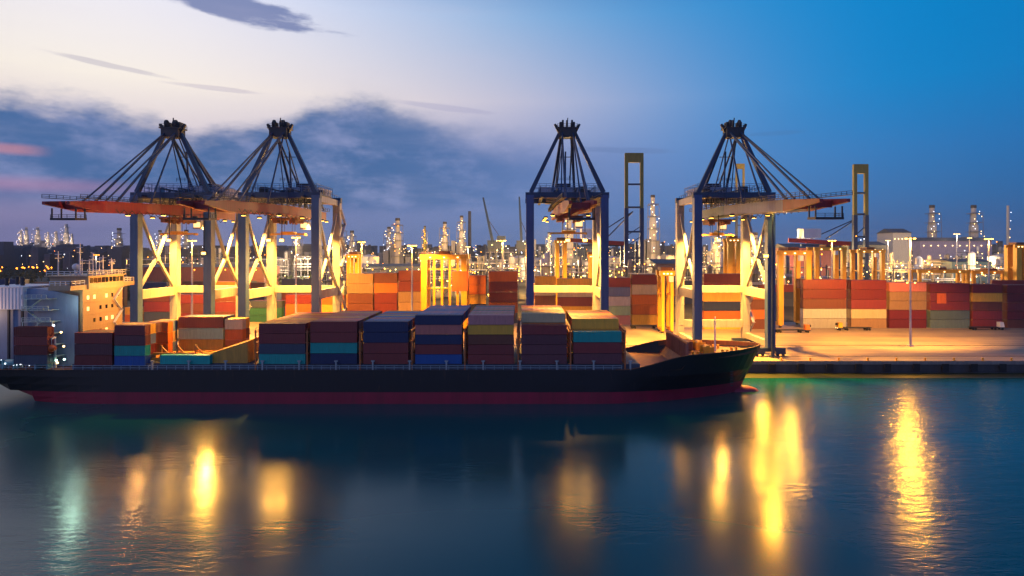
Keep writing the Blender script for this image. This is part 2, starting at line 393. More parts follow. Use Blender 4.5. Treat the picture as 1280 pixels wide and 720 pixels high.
# ------------------------------------------------------------------ ship to shore cranes
def sts_crane(cx, D0, label, boom_len=60, tip_from=None, girder_mat=None, boom_mat=None, tip_mat=None, trolley_y=4, back=40, power=1.0, hw=12.75, sea=((0, .5),), leg_mat=None):
    leg_mat = leg_mat or STEEL
    R = empty('container_crane', (cx, D0, GZ)); tag(R, label, 'container crane', 'ship to shore cranes on the quay')
    G = 25.0; top = 56.3
    legs = {}
    for sx in (-1, 1):
        for y in (0, G):
            m = MB(); m.beam((sx * hw, y, 3.0), (sx * hw, y, top), 2.7, 2.9)
            for z in (8, 16, 30, 38, 46): m.box(sx * hw - 1.42, sx * hw + 1.42, y - 1.52, y + 1.52, z, z + .25)
            m.build('leg', leg_mat if y == 0 else STEEL_LIT, R)  # shaded blue in front, lamplit copy of the paint landside
            # bogie
            m = MB(); m.box(sx * hw - 5.2, sx * hw + 5.2, y - .8, y + .8, 1.7, 2.9)
            for q in (-3.6, 3.6): m.box(sx * hw + q - 1.7, sx * hw + q + 1.7, y - .7, y + .7, .8, 1.7)
            b = m.build('bogie', STEELD, R)
            for q in (-4.6, -2.6, 2.6, 4.6):
                w = MB(); w.cyl((sx * hw + q, y - .35, .5), (sx * hw + q, y + .35, .5), .48, n=14); w.build('wheel', DARK, b)
    for sx in (-1, 1):
        MB().beam((sx * hw, 1.4, 4.2), (sx * hw, G - 1.4, 4.2), 1.6, 2.0).build('sill_beam', STEEL_LIT, R)
        MB().beam((sx * hw, 1.4, 21.4), (sx * hw, G - 1.4, 21.4), 1.5, 3.2).build('portal_tie', STEEL_LIT, R)
        MB().beam((sx * hw, 1.4, top - 1), (sx * hw, G - 1.4, top - 1), 1.6, 2.2).build('top_tie', STEEL_LIT, R)
        for (y0, z0, y1, z1) in ((1.6, 23.3, 12.0, 34.0), (G - 1.6, 23.3, 13.0, 34.0), (12.5, 34, 1.6, 51), (12.5, 34, G - 1.6, 51)):
            MB().beam((sx * hw, y0, z0), (sx * hw, y1, z1), .9, .9).build('brace', STEEL_LIT, R)
        MB().box(sx * hw - .7, sx * hw + .7, 11.4, 13.6, 33.2, 34.8).build('gusset', STEEL_LIT, R)
    for y, z, h in ((G, 22.0, 2.6), (G, 8.6, 2.8), (0, top, 2.0), (G, top, 2.0)):
        a = hw + (1.6 if z == top else -1.4)
        MB().beam((-a, y, z), (a, y, z), 2.0, h).build('cross_beam', STEELD if z == top else STEEL_LIT, R)
    gm = girder_mat or RED; bmt = boom_mat or RED; tm = tip_mat or bmt
    gz0, gz1 = 49.4, 52.6
    tf = tip_from or boom_len - 14
    def twin(y0, y1, z0=gz0, z1=gz1, taper=False):
        m = MB()
        for s in (-1, 1):
            if taper: m.beam((s * 3.2, y0, (z0 + z1) / 2 + .5), (s * 3.2, y1, (z0 + z1) / 2), .9, .8, 0, 1.3, z1 - z0)
            else: m.box(s * 3.2 - .65, s * 3.2 + .65, y0, y1, z0, z1)
        L = abs(y1 - y0); n = max(2, int(L / 6))
        for k in range(n + 1):
            y = y0 + (y1 - y0) * k / n
            if taper and k == 0: continue
            m.box(-2.6, 2.6, y - .25, y + .25, z0 + .6, z1 - .9)
        return m
    twin(-1, back).build('girder', gm, R)
    def droop(mb):
        mb.v = [(x, y, z + min(0, y + 2) * .036) for x, y, z in mb.v]; return mb
    bo = droop(twin(-tf, -1.2)).build('boom', bmt, R)
    tp = droop(twin(-(boom_len), -tf - .05, taper=True)).build('boom_tip', tm, R)
    # hanging maintenance platform under the tip
    m = MB(); m.box(-3.4, 3.4, -boom_len + 2.5, -boom_len + 7, gz0 - 2.4, gz0 - 1.8)
    for s in (-1, 1):
        for y in (-boom_len + 3, -boom_len + 6.5): m.beam((s * 3.2, y, gz0 - 2), (s * 3.2, y, gz0 + .8), .3)
    m.rail([(-3.3, -boom_len + 2.6, gz0 - 1.8), (3.3, -boom_len + 2.6, gz0 - 1.8), (3.3, -boom_len + 6.9, gz0 - 1.8)], .9, 2, .1)
    droop(m).build('tip_platform', DARK, R)
    # walkways along the boom with handrails
    for s in (-1, 1):
        m = MB(); m.box(s * 4.6 - .6, s * 4.6 + .6, -1, back, gz1 + .25, gz1 + .37)
        m.rail([(s * 5.15, -1, gz1 + .3), (s * 5.15, back, gz1 + .3)], 1.2, 2.6, .13); m.build('girder_walkway', DARK, R)
        m = MB(); m.box(s * 4.6 - .6, s * 4.6 + .6, -boom_len + 2, -1.3, gz1 + .25, gz1 + .37)
        m.rail([(s * 5.15, -boom_len + 2, gz1 + .3), (s * 5.15, -1.3, gz1 + .3)], 1.0, 2.6, .11); droop(m).build('boom_walkway', DARK, R)
    # upper frame over the girder and its lattice walkways
    for s in (-1, 1):
        m = MB(); m.box(s * 9 - .5, s * 9 + .5, -4, G + 14, 55.5, 56.2)
        m.rail([(s * 9.4, -4, 56.2), (s * 9.4, G + 14, 56.2)], 3.0, 3.0, .14); m.build('upper_walkway', STEELD, R)
    m = MB()
    for s in (-1, 1):
        for kk in range(7):
            y = -2 + kk * 6; m.beam((s * 3.2, y, gz1), (s * 3.2, y, 58.5), .35); m.beam((s * 3.2, y, gz1), (s * 3.2, y + 6, 58.5), .25)
        m.beam((s * 3.2, -2, 58.5), (s * 3.2, 40, 58.5), .5)
    m.build('lattice_truss', STEELD, R)
    # equipment deck across the top of the portal, with rails and lattice
    m = MB(); m.box(-hw + 1, hw - 1, 3, G - 3, 57.3, 57.5)
    for y in (3, 10, 17, G - 3): m.rail([(-hw + 1, y, 57.5), (hw - 1, y, 57.5)], 3.2, 2.4, .13)
    for s in (-1, 1): m.rail([(s * (hw - 1), 3, 57.5), (s * (hw - 1), G - 3, 57.5)], 3.2, 2.2, .13)
    for k in range(8): x = -hw + 2 + k * (2 * hw - 4) / 8; m.beam((x, 10, 57.5), (x + 2.6, 10, 60.6), .13)
    m.build('equipment_deck', paint('pale_blue_rail', (96, 124, 156), .5, 0, .2), R)
    for x, y, w, h in ((-8, 6, 2.4, 2.2), (-3, 14, 3.2, 1.8), (6, 8, 2.8, 2.6), (9, 17, 2.0, 2.2)):
        MB().box(x - w / 2, x + w / 2, y - 1.2, y + 1.2, 57.5, 57.5 + h).build('switch_cabinet', random.choice([DARK, GREY, STEELD]), R)
    # festoon cable loops beneath the girder
    m = MB()
    for k in range(18):
        y = -boom_len + 18 + k * (boom_len + 14) / 18; L_ = (boom_len + 14) / 18
        m.beam((4.3, y, gz0 - .4), (4.3, y + L_ / 2, gz0 - 1.6), .14); m.beam((4.3, y + L_ / 2, gz0 - 1.6), (4.3, y + L_, gz0 - .4), .14)
    m.build('festoon_cable', DARK, R)
    # machine house
    m = MB(); m.box(-6.5, 6.5, 22, 38, 55.8, 61.0); m.beam((-6.9, 30, 61.15), (6.9, 30, 61.15), 16.6, .3)
    mh = m.build('machine_house', GREY, R)
    m = MB()
    for kk in range(5): m.box(-5.6 + kk * 2.4, -4.2 + kk * 2.4, 21.9, 21.99, 57.6, 59.2)
    m.build('window', WINL, mh)
    m = MB(); m.box(-3, 3, 24, 30, 61.3, 62.9); m.build('ventilator', DARK, mh)
    # A frame and crown
    az = 81.0
    for s in (-1, 1):
        MB().beam((s * (hw - .3), 0, top + 1), (s * 2.3, 0, az - 2.0), 1.5, 1.6, 0, 1.1, 1.2).build('a_frame_leg', STEELD, R)
        MB().beam((s * 4.6, G, top + 1), (s * 1.9, 1.6, az - 2.2), .8, .8, 0, .7, .7).build('a_frame_leg', STEELD, R)
        MB().beam((s * 3.2, 12.5, 58.5), (s * 1.2, .8, az - 3), .32).build('a_frame_strut', STEELD, R)
    MB().beam((-7.4, 0, 68.5), (7.4, 0, 68.5), .5).build('a_frame_strut', STEELD, R) if False else None
    m = MB(); m.box(-3.0, 3.0, -2.2, 2.6, az - 4.6, az - 1.6); m.box(-3.6, 3.6, -2.4, 2.9, az - 1.6, az - 1.2)
    for s in (-1, 1):
        m.beam((s * 2.2, 0, az - 3.2), (s * 4.4, 0, az + .2), 1.6, 1.6, 0, .7, .7); m.cyl((s * 1.6 - .3, -1, az + .2), (s * 1.6 + .3, -1, az + .2), 1.3, n=14)
        m.box(s * 2 - .7, s * 2 + .7, -.6, 2.2, az - 1.3, az + .9)
    m.cyl((-.3, 1.4, az + .4), (.3, 1.4, az + .4), 1.5, n=14); m.beam((0, 0, az - 1.2), (.2, 0, az + 2.4), .3)
    m.rail([(-3.5, -2.3, az - 1.2), (3.5, -2.3, az - 1.2), (3.5, 2.8, az - 1.2), (-3.5, 2.8, az - 1.2), (-3.5, -2.3, az - 1.2)], 1.1, 1.7, .1)
    m.build('crown', DARK, R)
    # stays
    for y, w in ((-boom_len + 15, .36), (-boom_len + 20, .52), (-19, .42)):
        for s in (-1, 1):
            MB().beam((s * 3.2, y, gz1 - .1 + (y + 2) * .036), (s * 1.8, -.5, az - 2.3), w).build('forestay', STEELD, R)
    for s in (-1, 1):
        MB().beam((s * 3.2, back - 1, gz1 + 1), (s * 1.8, 1, az - 2.3), .5).build('backstay', STEELD, R)
        MB().beam((s * 3.2, back - 12, 58.7), (s * 2.3, 21, az - 15.5), .35).build('backstay', STEELD, R)
    # central mast with ladder between the A frame legs
    m = MB(); m.beam((0, 11, 58.5), (0, 9, 73), .5); m.rail([(-3, 8, 62), (3, 8, 62)], 1.2, 1.5, .12); m.beam((-2.2, 9.2, 71), (2.2, 9.2, 71), .25)
    m.build('inspection_mast', STEELD, R)
    # trolley with sheaves, cab and spreader
    m = MB(); m.box(-4.6, 4.6, trolley_y - 4.5, trolley_y + 4.5, gz0 - 1.5, gz0 - .7)
    for s in (-1, 1):
        m.box(s * 3.2 - .8, s * 3.2 + .8, trolley_y - 4.5, trolley_y + 4.5, gz0 - 2.6, gz0 - 1.5)
        for q in (-3, 0, 3): m.cyl((s * 1.8 - .2, trolley_y + q, gz0 - 2.2), (s * 1.8 + .2, trolley_y + q, gz0 - 2.2), .8, n=12)
    tr = m.build('trolley', RUSTY, R)
    m = MB(); m.box(2.6, 5.4, trolley_y + 4.7, trolley_y + 8, gz0 - 4.6, gz0 - 1.6); cab = m.build('operator_cab', GREY, tr)
    m = MB(); m.box(2.8, 5.2, trolley_y + 4.62, trolley_y + 4.69, gz0 - 4.0, gz0 - 2.2); m.build('window', WINL, cab)
    zs = gz0 - 6.5
    for s in (-1, 1):
        for q in (-1, 1): MB().beam((s * 1.9, trolley_y + q * 1.4, gz0 - 2), (s * 1.9, trolley_y + q * 1.4, zs + .6), .12).build('hoist_rope', ROPE, tr)
    m = MB(); m.box(-6.1, 6.1, trolley_y - .5, trolley_y + .5, zs - .3, zs + .3)
    for s in (-1, 1): m.box(s * 6 - .25, s * 6 + .25, trolley_y - 1.2, trolley_y + 1.2, zs - .5, zs + .2)
    m.box(-2.3, 2.3, trolley_y - 1.5, trolley_y + 1.5, zs + .3, zs + .9); m.build('spreader', YEL, tr)
    # access stair round one landside leg
    m = MB(); xx = hw + 2.2
    for kk in range(9):
        z = 4 + kk * 5.4; a, b = (G - 3, G + 3) if kk % 2 else (G + 3, G - 3)
        m.beam((xx, a, z), (xx, b, z + 5.4), .9, .18); m.box(xx - .6, xx + .6, b - .7, b + .7, z + 5.35, z + 5.45); m.beam((xx + .45, a, z + 1), (xx + .45, b, z + 6.4), .08)
    m.build('access_stair', GREY, R)
    # floodlights
    fl = MB(); fl.box(-.7, .7, -.5, .5, -.15, .45); fl.box(-.55, .55, -.4, .4, -.22, -.16, 1); fme = fl.mesh('floodlight'); fme.materials.append(DARK); fme.materials.append(SODIUM)
    for sx, y in ((-7.5, .8), (7.5, .8), (-7.5, 12.5), (7.5, 12.5), (-7.5, 23), (7.5, 23), (-5.8, -16), (5.8, -16), (-5.8, 34), (5.8, 34)):
        o = bpy.data.objects.new('floodlight', fme); COL.objects.link(o); o.parent = R; o.location = (sx, y, gz0 - .9 if abs(y) < 30 else gz0 - .8)
    P = 340000 * power
    for sx, y, pw in ((-7.5, 12.5, 1.0), (7.5, 12.5, 1.0), (0, 34, .7)):
        lamp_light((sx, y, gz0 - 1.9), P * pw * 1.15, spot=118, parent=R, aim=(sx, y + (3 if y > 0 else -2), 0), blend=.5)
    for sx, pw in sea:
        zz = 40.5 if abs(sx) < 10 else 36
        lamp_light((sx, -2.6, zz), P * pw, spot=104, parent=R, aim=(sx, -20, zz - 12), blend=.5, radius=1.6)
        m = MB(); m.box(sx - .8, sx + .8, -2.5, -1.9, zz - .5, zz + .5); m.box(sx - .7, sx + .7, -2.56, -2.51, zz - .4, zz + .4, 1)
        m.beam((sx, -2.2, zz + .5), (sx, -2.2, gz0), .25); m.build('hanging_floodlight', [DARK, SODIUM], R)
    return R

STEELG = paint('grey_lilac_crane_paint', (46, 76, 118), .45, 0.0, .22)
CR = []
CR.append(sts_crane(X(216, 224), 224, 'blue container crane with red boom reaching out over the stern containers', 56, sea=((0, .016), (12, .045)), leg_mat=STEELG))
CR.append(sts_crane(X(350, 224), 224, 'blue container crane with red girder, second from the stern of the ship', 60, trolley_y=8, sea=((-3, .035), (1.5, .04)), leg_mat=STEELG))
CR.append(sts_crane(X(709, 224), 224, 'blue container crane seen end on above the forward container stacks', 60, trolley_y=-6, hw=13.0, sea=((0, .014), (6, .012))))
CR.append(sts_crane(X(917, 224), 224, 'blue container crane beside the bow with a red tipped pale boom', 73, tip_from=52, girder_mat=paint('slate_blue_paint', (70, 92, 120), .5, 0, .2), boom_mat=paint('dusk_grey_paint', (98, 94, 116), .5, 0, .25), tip_mat=RED, trolley_y=20, power=1.15, sea=((-6, .035),)))

# ------------------------------------------------------------------ ship
SHC = 186.0
S = empty('container_ship', (0, SHC, 0)); tag(S, 'long container ship with black hull and crimson waterline moored along the quay', 'ship')
def build_hull():
    XA, XF = -152.0, 20.0
    levels = [-3.0, 0.0, 1.6, 3.1, 5.0, 7.2, 1.0]    # last one = deck edge (fraction)
    stem = [61.0, 62.5, 63.0, 63.6, 64.6, 66.0, 68.6]
    fexp = [1.5, 1.6, 1.7, 1.85, 2.1, 2.4, 3.0]
    def zdeck(x):
        t = min(1, max(0, (x - 26) / 20)); t = t * t * (3 - 2 * t)
        return 9.0 + 3.7 * t + max(0, (x - 46) / 22) * .8
    xs_aft = [XA + (XF - XA) * (k / 26) for k in range(27)]
    nf = 22
    rows = []
    for i in range(7):
        row = []
        for x in xs_aft:
            zb = 0.0
            if x < -132: zb = 6.0 * ((-132 - x) / 20) ** .8
            z = zdeck(x) if i == 6 else levels[i]
            hb = 16.0
            t = max(0, (-112 - x) / 40)
            hb *= 1 - (t ** 1.6) * (.62, .5, .42, .34, .22, .12, .08)[i]
            if z < zb:
                hb *= max(.15, 1 - (zb - z) * .16); z = zb + (i * .02)
            row.append((x, hb, z))
        for k in range(1, nf + 1):
            t = k / nf; x = XF + (stem[i] - XF) * t
            hb = 16.0 * max(0, 1 - t ** fexp[i]) ** (.85 if i < 5 else .7)
            row.append((x, max(hb, .18 if i > 3 else .5), zdeck(x) if i == 6 else levels[i]))
        rows.append(row)
    m = MB(); n = len(rows[0]); vs = []
    for s in (-1, 1):
        for r in rows: vs += [(x, s * hb, z) for x, hb, z in r]
    fs = [];
    for si in (0, 1):
        for i in range(6):
            for k in range(n - 1):
                a = si * 7 * n + i * n + k; f = (a, a + 1, a + n + 1, a + n)
                fs.append((f if si == 0 else f[::-1], 1 if i < 3 else 0))
    for i in range(6):     # transom and stem closing
        a = i * n; b = 7 * n + i * n; fs.append(((a, a + n, b + n, b), 0 if i >= 2 else 1))
        a += n - 1; b += n - 1; fs.append(((a, b, b + n, a + n), 1 if i < 3 else 0))
    m.v = vs; m.f = [f for f, _ in fs]; m.m = [q for _, q in fs]
    hull = m.build('hull', [BLACK, BOOT], S, smooth=False)
    # deck sheet (inside, a little below the edge)
    m = MB(); dk = rows[6]; vs = []; fs = []
    for x, hb, z in dk:
        zz = 8.8 if x < 44 else z - 1.5
        vs += [(x, -max(hb - .35, .05), zz), (x, max(hb - .35, .05), zz)]
    for k in range(n - 1): fs.append((2 * k, 2 * k + 2, 2 * k + 3, 2 * k + 1))
    m.add(vs, fs); m.build('deck', paint('deck_paint', (120, 74, 52), .6, 0, .35, .3, streak=False), S)
    # bulwark lip along the forecastle, catches the lamps
    m = MB()
    for s in (-1, 1):
        for (x0, h0, z0), (x1, h1, z1) in zip(dk[28:], dk[29:]):
            m.beam((x0, s * (h0 - .1), z0 + .08), (x1, s * (h1 - .1), z1 + .08), .35, .16)
            if x0 > 40: m.beam((x0, s * (h0 - .45), z0 - .7), (x1, s * max(h1 - .45, .05), z1 - .7), .08, 1.4)
    m.build('bulwark', RUSTY, S)
    # bulb
    m = MB(); m.ball((0, 0, 0), 2.2, 16, 10); vs = [(63.2 + x * 2.35, y * .95, z * .95 - .5) for x, y, z in m.v]; m.v = vs
    m.build('bulbous_bow', BOOT, S, smooth=True)
    return rows, zdeck
ROWS, zdeck = build_hull()
HB = 16.0
# coaming and side passage
m = MB(); m.box(-121, 31, -14.6, 14.6, 8.7, 10.35); m.build('hatch_coaming', paint('grey_deck_steel', (70, 76, 88), .6, 0, .35), S)
m = MB()
for s in (-1, 1): m.rail([(-150, s * 13.9, 9.0), (-128, s * 15.6, 9.0), (-112, s * 15.8, 9.0), (26, s * 15.8, 9.0)], 1.15, 2.4, .1)
m.rail([(-150, -13.9, 9.0), (-150, 13.9, 9.0)], 1.15, 2.4, .1); m.build('deck_railing', paint('pale_railing', (150, 165, 170), .5), S)
for k in range(14):
    x = X(190 + k * 46, 170.2); m = MB(); m.beam((x, -15.75, 9.0), (x, -15.75, 11.2), .4, .4); m.box(x - .45, x + .45, -15.95, -15.45, 11.2, 11.5)
    m.build('deck_stanchion', paint('stanchion_grey', (150, 152, 150), .5), S)
# draught marks, anchor
m = MB()
for s in (-1,):
    m.box(60.0, 60.9, -5.3, -5.1, 8.3, 8.6)
    m.beam((50.5, -10.75, 9.9), (51.2, -10.45, 8.6), .3); m.beam((50.3, -10.3, 8.7), (52.0, -9.9, 8.9), .35)
for x_, y_ in ((57.5, -8.9),):
    mm_ = MB()
    for q in range(6): mm_.box(x_ - .35, x_ + .35, y_ - .06, y_ + .05, 3.3 + q * .75, 3.55 + q * .75)
    mm_.build('draught_mark', paint('faded_mark', (70, 68, 66), .6), S)
m.build('anchor', paint('anchor_grey', (120, 118, 112), .6), S)
# forecastle breakwater: tall transverse plate with stiffeners
m = MB(); bx = 44.4; m.box(bx, bx + .3, -12.2, 13.4, 9.0, 15.6); m.box(bx - .25, bx + .5, -12.4, 13.6, 15.6, 15.85)
for y in range(-12, 14, 2): m.box(bx - .45, bx, y - .1, y + .1, 9.0, 15.3)
m.build('breakwater', paint('breakwater_paint', (150, 92, 72), .55, 0, .3), S)
# forecastle gear
for q, (x, y) in enumerate(((52, -4), (52, 4.5))):
    m = MB(); m.cyl((x, y - 1.6, 13.0), (x, y + 1.6, 13.0), .95, n=14); m.box(x - 1.5, x + 1.5, y - 2.1, y - 1.7, 11.4, 13.6); m.box(x - 1.5, x + 1.5, y + 1.7, y + 2.1, 11.4, 13.6)
    m.box(x - 1.2, x + 1.2, y - 1.6, y + 1.6, 11.3, 11.9); m.build('windlass', YEL, S)
for q, (x, y) in enumerate(((47.5, -8.5), (49, 8), (57, -4.5), (57, 4.5), (61, 0))):
    m = MB()
    for d in (-.7, .7): m.cyl((x + d, y, 11.2), (x + d, y, 12.7), .35, .4, 10)
    m.box(x - 1.3, x + 1.3, y - .5, y + .5, 11.1, 11.4); m.build('bitts', YEL, S)
m = MB(); m.cyl((55.5, 0, 11.5), (55.5, 0, 21.5), .3, .16, 8); m.beam((55.5, -1.2, 19.5), (55.5, 1.2, 19.5), .14); m.build('foremast', WHITE, S)
m = MB(); m.box(45.8, 49.5, 1.5, 7.5, 11.5, 14.0); m.build('forecastle_locker', RUSTY, S)
# superstructure
m = MB(); x0, x1 = -134.4, -122.6; y0, y1 = -8.2, 9.4
m.box(x0, x1, y0, y1, 8.8, 29.6)
m.box(x0 - .3, x1 + .35, y0 - .3, y1 + .3, 29.6, 29.9)
for z in (12.4, 15.9, 19.3, 22.7, 26.1): m.box(x0 - .12, x1 + .14, y0 - .14, y1 + .14, z, z + .16)
acc = m.build('accommodation_block', CREAM, S)
for z in (13.6, 17.0, 20.4, 23.8, 27.0):
    for k in range(6):
        y = y0 + 1.7 + k * 2.65
        if random.random() < .12: continue
        w = MB(); w.box(x1 - .05, x1 + .06, y, y + .9, z, z + 1.1); w.build('window', GLASS if random.random() < .65 else WINL, acc)
# stair flights and pipes on the forward face
m = MB()
for k, z in enumerate((9, 12.5, 16, 19.4, 22.8, 26.2)):
    a, b = (y1 - 5, y1 - 1.4) if k % 2 else (y1 - 1.4, y1 - 5); m.beam((x1 + .7, a, z), (x1 + .7, b, z + 3.4), .7, .15)
m.build('outside_stair', WHITE, acc)
# bridge with wings
m = MB(); m.box(-132.5, -121.6, -7.2, 8.4, 29.9, 33.4); m.box(-128, -122.0, -13.8, 14.4, 29.95, 31.2); m.box(-133.4, -121.2, -8, 9.2, 33.4, 33.7)
br = m.build('bridge', CREAM, S)
for k in range(9):
    w = MB(); w.box(-121.62, -121.5, -6.7 + k * 1.66, -5.4 + k * 1.66, 31.6, 33.0); w.build('window', GLASS, br)
m = MB()
m.rail([(-133, -7.8, 33.7), (-121.4, -7.8, 33.7), (-121.4, 9.0, 33.7), (-133, 9, 33.7)], 1.2, 1.6, .16)
m.rail([(-127.8, -13.6, 31.2), (-122.1, -13.6, 31.2), (-122.1, -8.2, 31.2)], 1.2, 1.4, .16)
m.rail([(-127.8, 14.2, 31.2), (-122.1, 14.2, 31.2), (-122.1, 9.4, 31.2)], 1.2, 1.4, .16)
m.build('bridge_railing', WHITE, br)
for x, y, h, r in ((-127, -3, 9.0, .28), (-124, 2.5, 5.6, .2), (-129, 5.5, 6.0, .2), (-124.5, 7.5, 4.2, .16), (-124, -6.4, 4.8, .16), (-131, -6, 6.8, .2), (-127, 1, 4.6, .2), (-123, 4.8, 4.8, .14), (-123, -.6, 5.2, .14)):
    m = MB(); m.cyl((x, y, 33.7), (x, y, 33.7 + h), r, r * .6, 8); m.beam((x, y - 1.2, 33.7 + h * .72), (x, y + 1.2, 33.7 + h * .72), .16); m.beam((x - .9, y, 33.7 + h * .88), (x + .9, y, 33.7 + h * .88), .2)
    m.build('signal_mast', WHITE, br)
m = MB(); m.ball((-129.5, -1, 36), 1.0, 12, 8); m.cyl((-129.5, -1, 33.7), (-129.5, -1, 35.1), .4); m.build('radar_dome', WHITE, br, smooth=True)
# slanting casing added over the block's side, blue shade put into its colour; funnel
m = MB(); m.add([(-123.0, -9.4, 9), (-145.2, -9.4, 9), (-145.2, -9.4, 30.2), (-133.5, -9.4, 30.2), (-123.0, -9.4, 28.2), (-134.4, 6, 9), (-145.2, 6, 9), (-145.2, 6, 30.2), (-136.5, 6, 30.2), (-134.4, 6, 28.5)],
              [(0, 1, 2, 3, 4)[::-1], (5, 6, 7, 8, 9), (0, 5, 6, 1)[::-1], (1, 6, 7, 2)[::-1], (2, 7, 8, 3)[::-1], (3, 8, 9, 4)[::-1], (4, 9, 5, 0)[::-1]])
m.build('added_shade_casing', paint('casing_shade_blue', (120, 134, 158), .5, 0, .15), S)
m = MB(); m.box(-150.4, -137.2, -10.6, 5.0, 24.6, 30.6); m.box(-150.6, -137.0, -10.8, 5.2, 30.6, 30.8)
for k in range(14): m.beam((-149.8 + k * .95, -10.72, 24.7), (-149.8 + k * .95, -10.72, 30.5), .1, .12)
fu = m.build('funnel', paint('funnel_pale_grey', (225, 222, 220), .5, 0, .12), S)
for x, y in ((-147, -4), (-145, -1), (-142.5, -4), (-148, 1)):
    w = MB(); w.cyl((x, y, 30.8), (x, y, 33.0), .5, n=10); w.build('exhaust_pipe', DARK, fu)
m = MB()
for x in (-150, -146, -141.5, -137.8):
    for y in (-10.2, 4.6): m.beam((x, y, 9), (x, y, 24.6), .5)
m.build('funnel_support', DARK, S)
# lit stair and gallery clutter beside the block
m = MB()
for k in range(6):
    z = 9 + k * 3.1
    m.box(-136.2, -126.4 + k * -.5, -12.6, -8.4, z + 3.0, z + 3.12); m.rail([(-136.2, -12.5, z + 3.1), (-127 - k * .5, -12.5, z + 3.1)], 1.1, 1.2, .14)
    a, b = (-135.5, -131.5) if k % 2 else (-131.5, -135.5); m.beam((a, -11.6, z), (b, -11.6, z + 3.05), .7, .14)
    if k < 4:
        for x in (-136, -132, -128): m.beam((x, -12.4, z), (x, -12.4, z + 3.1), .22)
m.build('side_gallery', paint('gallery_paint', (190, 200, 185), .5, 0, .2), S)
for k in range(16):
    x = random.uniform(-135.5, -124); z = 9.6 + random.random() * 11
    w = MB(); w.ball((x, -12.7, z), .28, 8, 6); w.build('deck_lamp', random.choice([WARMW, GREENW, WARMW, COOLW]), S)
for k in range(17):
    x = -148 + random.random() * 24; w = MB(); w.ball((x, -13.6, 9.6 + random.random() * 2.6), random.uniform(.1, .2), 8, 6)
    w.build('deck_lamp', random.choice([COOLW, COOLW, GREENW]), S)
# mooring winches on the poop
for x in (-144, -139, -130):
    m = MB(); m.cyl((x - 1.2, -12.6, 10.4), (x + 1.2, -12.6, 10.4), .9, n=12); m.box(x - 1.7, x - 1.3, -13.7, -11.5, 8.8, 11.2); m.box(x + 1.3, x + 1.7, -13.7, -11.5, 8.8, 11.2); m.build('mooring_winch', paint('winch_teal', (90, 150, 155), .5), S)
# lifeboat in davits
lb = MB(); lb.ball((0, 0, 0), 1.5, 14, 8); lb.v = [(x * 2.5, y * .95, z * .9) for x, y, z in lb.v]; lb.box(-1.2, 1.6, -.9, .9, 1.0, 1.9)
lo = lb.build('lifeboat', paint('lifeboat_orange', (235, 96, 24), .4, 0, .1), None, smooth=True); lo.location = (-129.6, SHC - 13.6, 14.4)
tag(lo, 'orange lifeboat hanging at the deck side below the cream bridge tower', 'lifeboat')
m = MB()
for d in (-2.4, 2.4): m.beam((-129.6 + d, -12.2, 9), (-129.6 + d, -12.4, 17.4), .35); m.beam((-129.6 + d, -12.4, 17.4), (-129.6 + d, -13.8, 16.9), .3); m.beam((-129.6 + d, -13.7, 16.9), (-129.6 + d, -13.6, 15.2), .1)
m.build('davit', WHITE, S)
# ------------------------------------------------------------------ containers
CCOL = {
    'maroon': (126, 46, 42), 'dark purple': (98, 50, 54), 'navy': (22, 40, 78), 'teal': (0, 150, 138), 'slate': (62, 70, 84), 'blue': (12, 80, 146),
    'salmon': (196, 112, 96), 'grey blue': (90, 108, 140), 'lilac grey': (120, 110, 140), 'orange': (190, 96, 26), 'brick red': (112, 32, 25), 'yellow': (218, 160, 48),
    'white': (176, 170, 154), 'pale green': (150, 180, 140), 'brown': (110, 58, 36), 'tan': (150, 116, 78), 'grey green': (88, 104, 100), 'dusty pink': (176, 116, 110), 'green': (36, 92, 66), 'cream': (196, 176, 130),
    'red': (104, 30, 28),
}
def cmat(c): return paint('container_' + c.replace(' ', '_'), CCOL[c], .5, 0, .16, .5, True, .14)
CM = {}
def cmesh(L, W, Hh):
    k = (round(L, 2), round(W, 2), round(Hh, 2))
    if k in CM: return CM[k]
    m = MB(); a, b = L / 2, W / 2
    m.box(-a + .09, a - .09, -b + .06, b - .06, .1, Hh - .06)
    n = max(12, int(L / .55))
    for s in (-1, 1):
        for i in range(n):
            x = -a + .3 + (L - .6) * (i + .5) / n; w = (L - .6) / n * .27
            y0, y1 = sorted((s * (b - .06), s * (b - .015))); m.box(x - w, x + w, y0, y1, .16, Hh - .14)
    for sx in (-1, 1):
        for sy in (-1, 1):
            xs = sorted((sx * a, sx * (a - .17))); ys = sorted((sy * b, sy * (b - .17))); m.box(*xs, *ys, .0, Hh)
        xs = sorted((sx * (a + .002), sx * (a - .12))); m.box(*xs, -b + .17, b - .17, .0, .16); m.box(*xs, -b + .17, b - .17, Hh - .13, Hh - .002)
        for q in (-.75, -.28, .28, .75):
            xs = sorted((sx * (a - .09), sx * (a - .02))); m.box(*xs, q * b - .03, q * b + .03, .16, Hh - .13)
    for sy in (-1, 1):
        ys = sorted((sy * (b + .002), sy * (b - .1))); m.box(-a + .17, a - .17, *ys, .0, .16); m.box(-a + .17, a - .17, *ys, Hh - .11, Hh - .002)
    for i in range(int(L / 1.5)):
        x = -a + .8 + i * 1.5
        if x < a - .6: m.box(x - .35, x + .35, -b + .2, b - .2, Hh - .06, Hh - .03)
    me = m.mesh('container'); me.materials.append(None); CM[k] = me
    return me
